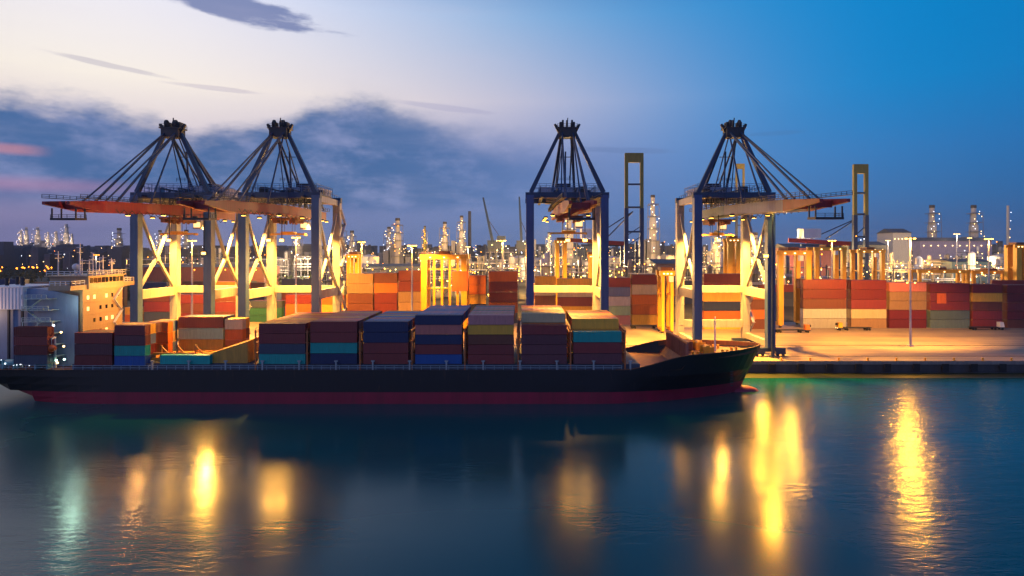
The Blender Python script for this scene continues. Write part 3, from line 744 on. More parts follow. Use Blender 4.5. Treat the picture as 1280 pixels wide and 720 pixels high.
def cont(x, y, z, L, W, Hh, col, label, group):
    o = bpy.data.objects.new('container', cmesh(L, W, Hh)); COL.objects.link(o); o.location = (x, y, z + .003)
    o.material_slots[0].link = 'OBJECT'; o.material_slots[0].material = cmat(col)
    if len(label.split()) > 16: label = label.replace('container on top of the second row behind', 'container topping the row behind')
    if len(label.replace('-', ' ').split()) > 16: print('LONG', label)
    tag(o, label, 'container', group); return o
TIER = ['bottom tier', 'second tier', 'third tier', 'fourth tier', 'fifth tier', 'sixth tier']
pool = ['maroon', 'brick red', 'navy', 'dark purple', 'orange', 'salmon', 'grey blue', 'tan', 'teal', 'brown', 'slate', 'yellow']
# (left px, right px, tier height, seaward column colours bottom to top, extra tiers landward, top colours with lamplight put in)
BAYS = [
    (323.5, 381.5, 2.72, ['teal', 'slate', 'maroon', 'maroon'], 0, ['orange', 'orange', 'salmon', 'yellow', 'orange']),
    (388, 446, 2.85, ['navy', 'teal', 'maroon', 'maroon'], 0, ['salmon', 'dusty pink', 'salmon', 'orange', 'yellow']),
    (454, 510, 2.85, ['maroon', 'maroon', 'navy', 'navy'], 0, ['grey blue', 'lilac grey', 'grey blue', 'orange', 'yellow']),
    (519, 577, 2.62, ['blue', 'maroon', 'navy', 'salmon', 'navy'], 0, ['grey blue', 'lilac grey', 'lilac grey', 'grey blue', 'dusty pink']),
    (585, 642, 2.62, ['maroon', 'maroon', 'brown', 'yellow', 'dusty pink'], 0, ['dusty pink', 'salmon', 'dusty pink', 'tan', 'green']),
    (651.5, 708.5, 2.62, ['dark purple', 'dark purple', 'dark purple', 'maroon'], 1, ['orange', 'yellow', 'salmon', 'yellow', 'cream']),
    (717, 777, 2.9, ['dark purple', 'maroon', 'teal'], 1, ['yellow', 'tan', 'salmon', 'yellow', 'orange']),
]
CZ = 10.5
for bi, (a, b, th, cols, extra, tops) in enumerate(BAYS):
    xa, xb = X(a, 170.7), X(b, 170.7); L = xb - xa; cxx = (xa + xb) / 2
    nb = ORD[6 - bi] + ' stack from the bow'
    for r in range(12):
        nt = len(cols) + (extra if r >= 2 else 0)
        y = 170.72 + 1.22 + 2.55 * r
        for t in range(nt):
            if r == 0: c = cols[t]
            elif t == nt - 1: c = tops[(r * 2 + bi) % 5] if r > 1 else tops[0]
            elif r == 1 or (extra and r == 2): c = random.choice(pool)
            elif bi == 6 and r < 5: c = random.choice(pool)
            else: continue
            if r == 0: lab = '%s container in the seaward row, %s, %s' % (c, TIER[t], nb)
            elif t == nt - 1: lab = '%s container on top, %s row landward, %s' % (c, ORD[r], nb)
            elif extra and r == 2 and t >= len(cols) - 1: lab = '%s container under the raised top row, %s' % (c, nb)
            else: lab = 'container inside the %s, behind the seaward row' % nb
            cont(cxx, y, CZ + t * th, L, 2.44, th - .11, c, lab, 'containers stacked on the ship deck')
# lashing bridges
for bi in range(8):
    if bi < 7: x = X(BAYS[bi][0], 170.7) - .82
    else: x = X(777, 170.7) + .9
    m = MB(); top = 19.5
    for r in range(13):
        y = -15.4 + r * 2.55; m.beam((x, y, 8.8), (x, y, top), .35, .3)
    for z in (13.3, 16.1, 18.9): m.box(x - .45, x + .45, -15.5, 15.4, z, z + .14)
    m.rail([(x, -15.4, 18.9), (x, 15.3, 18.9)], 1.1, 2.55, .1)
    for r in range(12):
        y = -15.4 + r * 2.55; m.beam((x, y, 9), (x, y + 2.55, 13.2), .14)
    m.build('lashing_bridge', paint('lashing_orange', (176, 96, 44), .6, 0, .35), S)
# stern stacks
def stack(pxa, pxb, D, zb, th, cols, name, rows=3, W=2.44, group='containers on the ship near the stern', depth_cols=None, L=None):
    xa, xb = X(pxa, D), X(pxb, D); Ln = L or xb - xa
    for r in range(rows):
        for t, c in enumerate(cols):
            if r > 0 and t < len(cols) - 1 and r > 1: continue
            cc = c if r == 0 else random.choice(pool)
            lab = '%s container, %s, %s' % (cc, TIER[t], name) if r == 0 else ('container behind the front face of %s' % name)
            cont((xa + xb) / 2, D + W / 2 + r * (W + .1), zb + t * th, Ln, W, th - .11, cc, lab, group)
stack(17, 59, 170.9, 10.4, 2.5, ['slate', 'red', 'maroon', 'brick red'], 'the short red stack at the stern', 1)
stack(93, 140, 170.9, 9.9, 3.0, ['maroon', 'dark purple', 'dark purple'][:3] if False else ['red', 'dark purple', 'maroon'][:3], 'the low purple stack by the bridge tower', 3)
stack(143, 181.5, 170.9, 9.9, 2.75, ['blue', 'teal', 'dark purple', 'maroon'], 'the teal and purple stack by the tower', 3)
# open hatch part of the deck, golden lamplight put into its warm colours
stack(223, 279, 188, 11.4, 3.3, ['yellow', 'pale green', 'brown'], 'the lit stack standing beside the open hatch', 3)
stack(281, 303, 188, 11.4, 3.1, ['orange', 'orange', 'cream'], 'the small cream topped hatch stack', 2)
stack(185, 210, 184, 11.0, 3.1, ['orange', 'orange', 'orange'], 'the narrow orange stack behind the teal one', 3)
stack(200, 262, 170.9, 10.4, 2.5, ['teal'], 'the single layer beside the open hatch', 1)
m = MB(); m.add([(-88, -13.5, 10.4), (-74.5, -13.5, 10.4), (-74.5, -13.5, 16.2), (-88, -13.5, 12.0), (-88, -6, 10.4), (-74.5, -6, 10.4), (-74.5, -6, 16.6), (-88, -6, 12.0)],
              [(0, 1, 2, 3), (7, 6, 5, 4), (3, 2, 6, 7), (0, 3, 7, 4), (1, 5, 6, 2), (0, 4, 5, 1)]); m.build('hatch_cover', paint('hatch_lamplit_yellow', (200, 140, 50), .5, 0, .25), S)
m = MB(); m.box(-103, -88.5, -10, 14, 10.4, 11.3); m.beam((-101, -12.5, 11.2), (-88, -12.5, 12.4), 1.0, .8); m.beam((-103, -11, 12.6), (-90, -11, 12.6), .8, .5); m.build('hatch_cover', paint('hatch_lamplit_ochre', (196, 132, 44), .5, 0, .3), S)
m = MB()
for x in (-108.5, -104.6, -99.5, -95, -90):
    m.beam((x, -10.5, 9), (x, -10.5, 14.8), .5); m.beam((x, -10.5, 14.5), (x + 3.5, -10.5, 11), .3)
m.build('cell_guide', paint('cell_guide_ochre', (180, 112, 40), .6), S)

# ------------------------------------------------------------------ container yard
YG = 'containers stacked in the yard behind the quay'
def ystack(pxa, pxb, pyb, D, cols, name, rows=2, pyt=None, W=3.6):
    """one column of containers seen side on; its tiers fill the height between ground and pyt"""
    xa, xb = X(pxa, D), X(pxb, D); zt = Z(pyt, D); th = (zt - GZ) / len(cols)
    for r in range(rows):
        for t, c in enumerate(cols):
            if r and t < len(cols) - 1: continue
            cc = c if r == 0 else random.choice(['brick red', 'brown', 'maroon', 'tan'])
            lab = '%s container, %s, %s' % (cc, TIER[t], name) if r == 0 else 'container on top of the second row behind %s' % name
            o = cont((xa + xb) / 2, D + W / 2 + r * (W + .3), GZ + t * th, xb - xa, W, th - .16, cc, lab, YG)
DR = 304
ystack(1004, 1058, 410, DR, ['white', 'white', 'brown', 'brick red', 'brick red'], 'the red and white stack by the gantry', pyt=349)
ystack(1064, 1108, 410, DR, ['tan', 'cream', 'maroon', 'brick red', 'brick red'], 'the red over cream stack aft of the lamp mast', pyt=350)
ystack(1112, 1158, 410, DR, ['red', 'red', 'tan', 'tan', 'salmon'], 'the stack standing behind the tall lamp mast', pyt=353)
ystack(1163, 1212, 410, DR, ['grey green', 'grey green', 'maroon', 'maroon', 'brick red'], 'the stack over two grey green boxes', pyt=354)
ystack(1216, 1253, 410, DR, ['maroon', 'maroon', 'brown', 'yellow', 'brick red'], 'the stack with one yellow box', pyt=355)
ystack(1259, 1318, 410, DR, ['brown', 'red', 'maroon', 'red', 'brick red'], 'the dark red stack beyond the yellow box', pyt=356)
m = MB(); p = at(1177, 373, DR - .06); m.box(p.x - 2.2, p.x + 2.2, DR - .12, DR - .05, p.z - 2.4, p.z + 2.4)
bd = m.build('placard', paint('orange_placard', (205, 96, 30), .5), None); tag(bd, 'orange square panel on the side of the red stack over grey green boxes', 'panel')
ystack(790, 826, 396, 318, ['yellow', 'orange', 'orange', 'cream', 'brick red'], 'the orange and white stack amid the apron', pyt=343)
ystack(758, 788, 392, 318, ['dusty pink', 'pale green', 'white', 'grey blue', 'maroon'], 'the pale stack beside the end on crane', pyt=347)
ystack(880, 931, 398, 300, ['yellow', 'orange', 'navy', 'yellow', 'brick red', 'brick red'], 'the tall stack behind the bow crane', pyt=342)
ystack(938, 962, 398, 300, ['brown', 'orange', 'brown', 'orange'], 'the brown and orange stack by the bow crane', pyt=362)
ystack(669, 695, 392, 318, ['yellow', 'yellow', 'brown', 'cream', 'yellow'], 'the narrow stack inside the end on portal', pyt=345)
ystack(697, 741, 392, 318, ['yellow', 'yellow', 'maroon', 'cream', 'yellow'], 'the wide stack inside the end on portal', pyt=348)
ystack(611, 647, 392, 325, ['slate', 'orange', 'brick red', 'brick red', 'orange'], 'the tall red stack behind the fifth ship stack', pyt=339)
ystack(579, 607, 392, 325, ['green', 'navy', 'yellow', 'orange', 'orange'], 'the orange and navy stack by the gantry', pyt=344)
ystack(498, 530, 392, 325, ['brown', 'tan', 'tan', 'brick red', 'brick red'], 'the red and tan stack sternward of the yellow gantry', pyt=338)
ystack(468, 496, 392, 325, ['orange', 'brick red', 'brick red', 'orange', 'brown'], 'the streaked red stack beside the tan one', pyt=341)
ystack(434, 466, 392, 325, ['orange', 'brown', 'brown', 'tan', 'tan'], 'the tan topped stack beside the second crane', pyt=342)
ystack(357, 392, 395, 330, ['orange', 'orange', 'brick red'], 'the orange stack behind the second crane legs', pyt=368)
ystack(396, 430, 395, 330, ['orange', 'yellow', 'orange', 'cream'], 'the orange and cream stack within the second crane', pyt=358)
ystack(312, 352, 395, 330, ['green', 'green', 'slate'], 'the green stack between two stern cranes', pyt=376)
ystack(262, 306, 395, 330, ['brown', 'maroon', 'brown', 'orange'], 'the brown stack behind the first crane legs', pyt=352)
ystack(222, 256, 395, 330, ['maroon', 'brown', 'maroon'], 'the low maroon stack behind the first crane', pyt=368)
ystack(180, 216, 395, 330, ['slate', 'maroon', 'brown'], 'the dark stack inside the first crane legs', pyt=364)
ystack(156, 176, 395, 330, ['orange', 'yellow'], 'the short yellow stack beside the bridge tower', pyt=384)
ystack(-30, 12, 410, 290, ['salmon', 'salmon', 'maroon', 'salmon', 'salmon'], 'the salmon stack standing behind the stern funnel', pyt=365)
# second depth of stacks, lower and further off
i = 0
for px in list(range(-20, 500, 62)) + list(range(660, 1290, 58)):
    D = random.choice((420, 440)); cols = [random.choice(['brown', 'maroon', 'brick red', 'slate', 'brown', 'tan', 'navy']) for _ in range(3)]
    pyt = (352 if px > 600 else 350) + random.uniform(-2, 4); w = 46 + random.uniform(-6, 6)
    xa, xb = X(px, D), X(px + w, D); th = (Z(pyt, D) - GZ) / 3
    for t, c in enumerate(cols):
        cont((xa + xb) / 2, D + 2, GZ + t * th, xb - xa, 4, th - .05, c, '%s container, %s, %s pile of the far row from the stern' % (c, TIER[t], ORD[min(i, 19)]), 'containers in the far stack row')
    i += 1

# terminal tractors with loads
def tractor(x, y, rz, col, label):
    R = empty('terminal_tractor', (x, y, GZ), rz); tag(R, label, 'truck', 'trucks working on the apron')
    m = MB(); m.box(-6, 7, -.5, .5, .95, 1.25); m.box(-6, 6.4, -1.2, 1.2, 1.25, 1.45); m.box(6, 9.6, -1.2, 1.2, .8, 1.3); m.build('chassis', DARK, R)
    m = MB(); m.add([(7.4, -1.15, 1.3), (9.6, -1.15, 1.3), (9.6, 1.15, 1.3), (7.4, 1.15, 1.3), (7.4, -1.1, 3.6), (9.1, -1.1, 3.6), (9.1, 1.1, 3.6), (7.4, 1.1, 3.6)], [(0, 3, 2, 1), (4, 5, 6, 7), (0, 1, 5, 4), (1, 2, 6, 5), (2, 3, 7, 6), (3, 0, 4, 7)])
    cab = m.build('cab', col, R)
    m = MB(); m.beam((9.50, 0, 2.3), (9.26, 0, 3.3), 1.9, .05); m.build('windscreen', GLASS, cab)
    for s in (-1, 1): MB().box(9.6, 9.68, s * .8 - .18, s * .8 + .18, 1.0, 1.25).build('headlight', WARMW, R)
    for wx in (-5, -3.8, 5.2, 8.6):
        for s in (-1, 1): MB().cyl((wx, s * .85, .5), (wx, s * 1.25, .5), .5, n=14).build('wheel', RUBBER, R)
    return R
tractor(X(1072, 296), 296, PI, YEL, 'yellow terminal truck at the foot of the red over cream stack')
tractor(X(805, 300), 303, 0, YEL, 'yellow terminal truck parked before the orange and white stack')
tractor(X(1228, 298), 298, 0, WHITE, 'white terminal truck before the stack with one yellow box')
tractor(X(985, 288), 288, 0, paint('truck_orange', (220, 110, 30), .5), 'orange terminal truck beneath the tall yellow yard gantry')

# yard gantries
def gantry(px0, px1, D, pyt, label, depth=14, mat=YEL, solid=False, legw=1.6, cab=True):
    x0, x1 = X(px0, D), X(px1, D); zt = Z(pyt, D) - GZ; w = x1 - x0
    R = empty('yard_gantry', ((x0 + x1) / 2, D, GZ)); tag(R, label, 'gantry crane', 'yellow gantry cranes in the yard')
    a = w / 2
    for sx in (-1, 1):
        for sy in (-1, 1):
            MB().beam((sx * (a - legw / 2), sy * depth / 2, 1.4), (sx * (a - legw / 2), sy * depth / 2, zt - 1.6), legw, legw).build('leg', mat, R)
        m = MB(); m.beam((sx * (a - legw / 2), -depth / 2 - 1, 1.6), (sx * (a - legw / 2), depth / 2 + 1, 1.6), 1.1, 1.3); m.build('sill_beam', mat, R)
        for q in (-depth / 2, depth / 2): MB().cyl((sx * (a - legw / 2) - .4, q, .8), (sx * (a - legw / 2) + .4, q, .8), .8, n=14).build('wheel', RUBBER, R)
        MB().beam((sx * (a - legw / 2), -depth / 2, zt * .62), (sx * (a - legw / 2), depth / 2, zt * .62), .6).build('brace', mat, R)
    for sy in (-1, 1): MB().box(-a - .6, a + .6, sy * depth / 2 - .9, sy * depth / 2 + .9, zt - 2.2, zt).build('top_beam', mat, R)
    m = MB(); m.box(-2.6, 2.6, -depth / 2 + .5, depth / 2 - .5, zt - .2, zt + 1.6); m.rail([(-a, -depth / 2 - .8, zt), (a, -depth / 2 - .8, zt)], 1.1, 1.8, .14); tr = m.build('trolley', RUSTY, R)
    if solid:
        for k in range(5):
            x = -a + 2.2 + k * (w - 4.4) / 4.6; MB().beam((x, -depth / 2 + .4, 2), (x, -depth / 2 + .4, zt - 2), 1.0, .8).build('hoist_column', mat, R)
        for z in (zt * .3, zt * .55, zt * .8): MB().box(-a, a * .75, -depth / 2 + .1, -depth / 2 + .7, z, z + .5).build('tie_beam', mat, R)
        m = MB(); m.box(a * .35, a * 1.05, -depth / 2 - 1.4, -depth / 2 + 1.2, zt * .52, zt * .78); m.build('electrical_cabinet', paint('cabinet_orange', (200, 92, 30), .5), R)
    if cab:
        m = MB(); m.box(a * .3, a * .3 + 1.8, -depth / 2 - 1, -depth / 2 + 1, zt - 5, zt - 2.4); m.build('operator_cab', WHITE, R)
    for sx in (-.6, 0, .6):
        m = MB(); m.box(sx * a - .35, sx * a + .35, -depth / 2 - 1.3, -depth / 2 - .95, zt - 1.6, zt - 1.1); m.build('floodlight', WARMW, R)
    return R
gantry(529, 585, 300, 318, 'broad yellow gantry with close upright columns behind the fourth ship stack', 10, solid=True, legw=2.6)
gantry(966, 1006, 312, 313, 'tall yellow yard gantry beside the bow crane and the red and white stack', 12, legw=2.4)
gantry(1014, 1052, 420, 309, 'yellow yard gantry behind the red and white stack', 10, legw=2.6)
gantry(1068, 1100, 430, 312, 'yellow yard gantry at the foot of the far raised boom crane', 10, legw=2.4)
gantry(1142, 1205, 450, 337, 'low wide yellow gantry behind the tall lamp mast', 10, legw=2.0, cab=False)
gantry(1209, 1262, 455, 338, 'low wide yellow gantry behind the stack with one yellow box', 10, legw=2.0, cab=False)
gantry(1263, 1278, 430, 306, 'narrow bright yellow gantry near the thin chimney', 8, legw=3.4)
gantry(907, 922, 400, 298, 'narrow yellow gantry seen between the legs of the bow crane', 8, legw=2.6)
gantry(824, 839, 290, 338, 'slim yellow straddle gantry beside the ship breakwater', 8, legw=1.4)
gantry(694, 708, 420, 300, 'slim yellow gantry seen inside the end on crane portal', 8, legw=2.4)
gantry(436, 450, 400, 318, 'slim yellow gantry beside the second crane from the stern', 8, legw=2.0)
gantry(736, 742, 430, 318, 'very thin yellow gantry against the lit leg of the end on crane', 8, legw=1.4, cab=False)

# ------------------------------------------------------------------ lamp masts
mast_m = {}
def mast(px, D, pyt, label, power=30000, col=(1, .44, .045), bulb=SODIUM, aimdown=True, big=1.0, pole=None, face=1):
    zt = Z(pyt, D) - GZ
    R = empty('lamp_mast', (X(px, D), D, GZ)); tag(R, label, 'lamp mast', 'high lamp masts around the port')
    m = MB(); m.cyl((0, 0, 0), (0, 0, zt), .55 * big, .26 * big, 10); m.box(-.9, .9, -.9, .9, 0, .5); m.build('pole', pole or GREY, R)
    m = MB()
    for k in range(16):
        a = 2 * PI * k / 16; b = a + 2 * PI / 16; m.beam((1.5 * math.cos(a), 1.5 * math.sin(a), zt), (1.5 * math.cos(b), 1.5 * math.sin(b), zt), .16)
    for k in range(4):
        a = PI / 2 * k; m.beam((0, 0, zt), (1.5 * math.cos(a), 1.5 * math.sin(a), zt), .16)
    m.build('head_ring', DARK, R)
    for k in range(6):
        a = 2 * PI * k / 6; c = (1.6 * math.cos(a), 1.6 * math.sin(a), zt - .35)
        m = MB(); m.box(c[0] - .38 * big, c[0] + .38 * big, c[1] - .38 * big, c[1] + .38 * big, c[2] - .2, c[2] + .12); m.build('lamp', bulb, R)
    if power:
        P3 = power * 3.9
        if face == 0: lamp_light((0, 0, zt - 1.2), P3, col, radius=1.3, parent=R)
        else: lamp_light((0, 0, zt - 1.2), P3, col, radius=1.0, parent=R, spot=118, aim=(0, 14 * face, zt - 22), blend=.5)
    return R
mast(1138, 247, 297, 'slender pale lamp mast standing on the open apron', 150000, (1, .46, .06), big=.8, face=1)
lamp_light(at(1138, 297, 245.6) - Vector((0, 0, 1.4)), 85000, (1, .42, .03), 1.6, spot=130, aim=(X(1138, 245), 200, 30))
mb_ = MB(); mb_.box(-1.8, 1.8, -.12, .12, -.1, .1)
for q in (-1.5, 1.5): mb_.box(q - .3, q + .3, -.5, -.12, -.35, .1); mb_.box(q - .25, q + .25, -.56, -.51, -.3, .05, 1)
mo_ = mb_.build('mast_bracket', [GREY, SODIUM]); mo_.location = at(1138, 353, 246.4); tag(mo_, 'cross bracket with two small added lamps halfway up the slender apron mast', 'lamp bracket')
lamp_light(at(1138, 353, 245), 15000, (1, .42, .03), 1.4, spot=150, aim=(X(1138, 245), 200, 0))  # added lamp, lengthens the mast's reflection on the water
mast(966, 221.0, 262, 'dark mast carrying the bright lamp against the bow crane leg', 13000, (1, .42, .03), big=1.1, pole=STEELD, face=-1)
lb_ = MB(); lb_.box(-.9, .9, -.35, .35, -.5, .5); lb_.box(-.8, .8, -.42, -.36, -.4, .4, 1)
lo_ = lb_.build('wall_floodlight', [DARK, SODIUM]); lo_.location = at(957, 320, 222.2); tag(lo_, 'bright low floodlight fixed on the quayside leg of the bow crane', 'floodlight')
for dx, pz, zq in ((-3.5, 50000, 34), (2.5, 36000, 38), (8.5, 50000, 33), (-2.5, 40000, 17), (7, 36000, 20), (1, 40000, 48), (3, 26000, 26)):
    lamp_light((X(957, 224) + dx, 219.6, zq), pz * .28, (1, .42, .03), 2.0, spot=120, aim=(X(957, 224) + dx, 180, zq - 26))  # added lamps without fixtures, widening the gold reflection on the water
mast(1040, 345, 300, 'lamp mast behind the red and white stack', 60000)
mast(1236, 345, 298, 'lamp mast behind the stack with one yellow box', 70000)
mast(848, 350, 300, 'lamp mast behind the landside leg of the bow crane', 120000)
mast(750, 350, 296, 'lamp mast behind the end on crane leg', 130000)
mast(628, 352, 300, 'lamp mast behind the tall red stack amidships', 120000)
mast(515, 275, 306, 'lamp mast before the broad yellow gantry', 80000)
mast(452, 352, 302, 'lamp mast behind the tan topped stack', 130000)
mast(370, 300, 296, 'lamp mast amid the legs of the second crane', 110000)
mast(240, 300, 300, 'lamp mast amid the legs of the first crane', 110000)
mast(1196, 460, 292, 'pale lamp mast behind the low wide gantries', 30000, (1, .8, .5), WARMW)
mast(1212, 620, 297, 'far pale lamp mast next to the twin white towers', 0, bulb=WARMW)
mast(1110, 520, 300, 'lamp mast near the far raised boom crane', 40000, (1, .75, .4), WARMW)
mast(585, 520, 308, 'far lamp mast behind the orange and navy stack', 40000, (1, .75, .4), WARMW)
mast(120, 420, 318, 'lamp mast in the dark land behind the bridge tower', 9000, (1, .7, .4), AMBER)
# lights on the ship's accommodation and bow, added fills for hatch and plant
lamp_light((-121 + 6, SHC + 4, 30), 6500, (1, .46, .1), .5)
lamp_light((-121.4, SHC - 14.0, 30.4), 5500, (.6, 1, .72), 1.2, spot=110, aim=(-124.5, SHC - 34, 20))
lamp_light((-93.5, SHC + 2, 26), 42000, (1, .46, .06), .5)  # bare lamp added for a golden fill over the open hatch
lamp_light((58, SHC + 1, 22), 9000, (1, .44, .05), .4)
for q, (px, D) in enumerate(((470, 560), (560, 620), (640, 560), (720, 600), (800, 560), (880, 600), (960, 560), (1040, 600), (1110, 640), (1225, 500), (1275, 580), (540, 800), (700, 820), (860, 800), (1030, 820), (1180, 780), (300, 620), (210, 760), (390, 700))):
    lamp_light((X(px, D), D - 30, 30), 420000 * (D / 600) ** 2, (1, .48, .09) if q % 3 else (1, .66, .3), 1.0)  # added point lights without fixtures, turning the plant structures yellow

pl = MB(); pl.cyl((-151, -14, 9), (-151, -14, 24), .3, .2, 8); pl.box(-151.5, -150.5, -14.6, -13.8, 23.6, 24.1); pl.build('stern_light_post', WHITE, S)
lamp_light((-150.2, SHC - 16, 23), 2600, (1, .6, .36), .5); lamp_light((-122, SHC - 12.8, 26), 700, (.8, 1, .85), .4)
for c_ in CR:      # tight deck floods that light the container tops
    lamp_light((0, -4.5, 47.5), 330000, (1, .46, .08), .8, spot=56, parent=c_, aim=(0, -26, 14), blend=.6)

# ------------------------------------------------------------------ far cranes, towers, refinery
def lamps_on(R, pts, mats, r=.8):
    for p in pts:
        m = MB(); m.octa((0, 0, 0), r); o = m.build('lamp', random.choice(mats), R); o.location = p

def far_boom_crane(px, D, w, pytop, label, side=-1, girder=True):
    zt = Z(pytop, D) - GZ; R = empty('raised_boom_crane', (X(px, D), D, GZ)); tag(R, label, 'container crane', 'distant cranes with booms raised')
    a = w / 2
    for s in (-1, 1):
        MB().beam((s * a, 0, 0), (s * a, 0, zt * .62), 3.0, 3.0).build('leg', STEELD, R)
        MB().beam((s * a, 0, zt * .62), (s * a, 0, zt), 2.6, 2.6).build('raised_boom', OLIVE, R)
        MB().beam((s * a, 24, 0), (s * a, 24, 44), 2.0, 2.0).build('leg', STEELD, R)
    m = MB(); m.box(-a - 1, a + 1, -1.4, 1.4, zt - 7, zt + .4); m.build('boom_head', OLIVE, R)
    for z in (zt * .45, zt * .62, zt * .78, 30): MB().box(-a, a, -.7, .7, z, z + 1.4).build('cross_beam', STEELD, R)
    m = MB()
    for k in range(6):
        z = 8 + k * 8; m.beam((-a, 0, z), (a, 0, z + 8), .6)
    m.build('brace', STEELD, R)
    if girder:
        MB().beam((side * 3, 10, 42), (side * 48, 20, 45), 3, 3.2).build('girder', RED if side < 0 else STEELD, R)
        for q in (20, 32): MB().beam((0, 4, zt * .60), (side * q, 15, 46), .8).build('backstay', STEELD, R)
        m = MB(); m.box(min(side * 26, side * 40), max(side * 26, side * 40), 10, 22, 46.5, 54); m.build('machine_house', WHITE, R)
        m = MB(); m.box(min(side * 6, side * 40), max(side * 6, side * 40), 14, 16, 40, 41.6); m.build('cross_beam', STEELD, R)
    lamps_on(R, [(random.uniform(-a, a), -2, random.uniform(10, 48)) for _ in range(7)], [WARMW, AMBER, COOLW], .5)
    return R
far_boom_crane(792.5, 500, 12, 192, 'distant crane with olive boom raised upright beyond the end on crane', -1)
far_boom_crane(1075.5, 500, 8.8, 206, 'distant crane with slim olive boom upright above the yellow gantries', -1)
far_boom_crane(925, 900, 10, 205, 'far crane boom showing through the stays of the bow crane', 1, False)

def jib_crane(px, D, pyt, label, lean=-1):
    zt = Z(pyt, D) - GZ; R = empty('harbour_jib_crane', (X(px, D), D, GZ)); tag(R, label, 'jib crane', 'dark jib cranes on the skyline')
    m = MB()
    for sx in (-1, 1):
        for sy in (-1, 1): m.beam((sx * 5, sy * 5, 0), (sx * 2.5, sy * 2.5, 36), 1.2)
    m.box(-4, 4, -4, 4, 36, 38); m.build('portal', PIPED, R)
    m = MB(); m.box(-5, 9, -3, 3, 38, 46); m.box(4, 12, -2.6, 2.6, 46, 50); m.build('machine_house', STEELD, R)
    m = MB()
    for s in (-1, 1): m.beam((0, s * 2, 44), (lean * 9, s * .8, zt), 2.6, 2.6, 0, 1.4, 1.4)
    for k in range(7): t = k / 7; m.beam((lean * 9 * t, 2 - 1.2 * t, 44 + (zt - 44) * t), (lean * 9 * (t + .14), -(2 - 1.2 * t), 44 + (zt - 44) * (t + .14)), .5)
    m.build('jib', STEELD, R); m = MB(); m.beam((6, 0, 50), (lean * 4, 0, 44 + (zt - 44) * .5), .5); m.build('luffing_ram', DARK, R)
    lamps_on(R, [(random.uniform(-5, 8), -4, random.uniform(20, 46)) for _ in range(4)], [WARMW, COOLW], .6)
jib_crane(616, 600, 247, 'dark jib crane leaning slightly on the open skyline amidships')
jib_crane(652, 620, 246, 'dark jib crane half hidden by the end on crane', -.25)

def tower(px, D, w, pyt, label, cap=True, col=TANKW, lit=True, chim=False, mats=(WARMW, COOLW)):
    zt = Z(pyt, D) - GZ; R = empty('process_tower', (X(px, D), D, GZ)); tag(R, label, 'process tower', 'lit process towers on the skyline')
    m = MB()
    if chim: m.cyl((0, 0, 0), (0, 0, zt), w * .5, w * .36, 14)
    else:
        m.cyl((0, 0, 0), (0, 0, zt * .72), w * .5, w * .5, 14); m.cyl((0, 0, zt * .72), (0, 0, zt * .8), w * .5, w * .3, 14); m.cyl((0, 0, zt * .8), (0, 0, zt), w * .3, w * .27, 14)
    m.build('shaft', col, R, smooth=False)
    if cap: MB().cyl((0, 0, zt), (0, 0, zt + w * .35), w * .32, w * .3, 14).build('cap', DARK, R)
    if not chim:
        m = MB()
        for k in range(5):
            z = zt * (.35 + .14 * k); m.cyl((0, 0, z), (0, 0, z + .5), w * .78, w * .78, 14); m.rail([(-w * .7, -w * .5, z), (w * .7, -w * .5, z)], 1.6, w * .3, .3)
        for s in (-1, 1): m.beam((s * w * .9, -w * .6, 0), (s * w * .75, -w * .5, zt * .9), .6)
        m.build('platform', PIPE, R)
        base = MB()
        for k in range(4): base.box(-w * 1.8 + k * w * .95, -w * 1.1 + k * w * .95, -w * .4, w, 0, zt * random.uniform(.3, .62))
        base.build('pipework', PIPE, R)
    if lit:
        n = 5 if chim else 16
        lamps_on(R, [((random.uniform(-.9, .9) * w * (.5 if chim else 1.2 - t * .7)), -w * .85, zt * (.36 + .6 * t)) for t in [(k + .5) / n for k in range(n)]], list(mats), .35 + D / 2600)
        if not chim: lamp_light((w * .4, -w * 2.2, zt * .75), 4200 * (D / 700) ** 2, (1, .66, .34), 1.0, parent=R)
    return R
tower(1165, 1000, 13, 260, 'white lit tower with black cap beside the long pale tank hall')
tower(1217, 1000, 13, 260, 'white lit tower with black cap closer to the thin chimney')
tower(1260, 950, 5, 257, 'thin plain chimney on the skyline', cap=False, chim=True)
tower(816, 700, 8, 247, 'slim cream tower on the skyline beside the olive raised boom')
tower(497, 900, 11, 276, 'rosy lit stub tower on the skyline beyond the second crane', mats=(WARMW, AMBER))
tower(486, 1000, 9, 286, 'shorter cream stub tower next to the rosy lit one')
tower(556, 900, 9, 280, 'squat lit tower above the broad yellow gantry', mats=(WARMW, AMBER))
tower(577, 900, 8, 272, 'pale lit tower above the broad yellow gantry', mats=(WARMW,))
tower(587, 950, 6, 264, 'dark slender chimney next to the pale lit tower', col=PIPED, chim=True, cap=False, lit=False)
tower(531, 900, 5, 284, 'small olive tower with a lamp on the flat skyline', col=OLIVE, mats=(AMBER,))
tower(149, 1300, 14, 288, 'bright white lit tower beyond the cream bridge tower')
tower(200, 1200, 10, 290, 'pale lit tower between legs of the first crane')
tower(233, 1200, 12, 290, 'lit tower behind the first crane trolley')
tower(426, 1000, 14, 284, 'broad lit tower beside the tall blue leg of the second crane')
tower(440, 1000, 10, 291, 'low lit tower next to the broad lit one')
tower(373, 900, 9, 294, 'lit tower seen between legs of the second crane')
tower(711, 700, 10, 268, 'golden lit tower framed by the end on crane portal', mats=(SODIUM, AMBER, WARMW))
tower(686, 900, 6, 292, 'small golden tower framed by the end on crane portal', mats=(SODIUM, WARMW))
tower(896, 800, 11, 292, 'lit tower framed by the bow crane legs')
tower(944, 800, 10, 294, 'lit tower between bow crane leg and dark lamp mast')
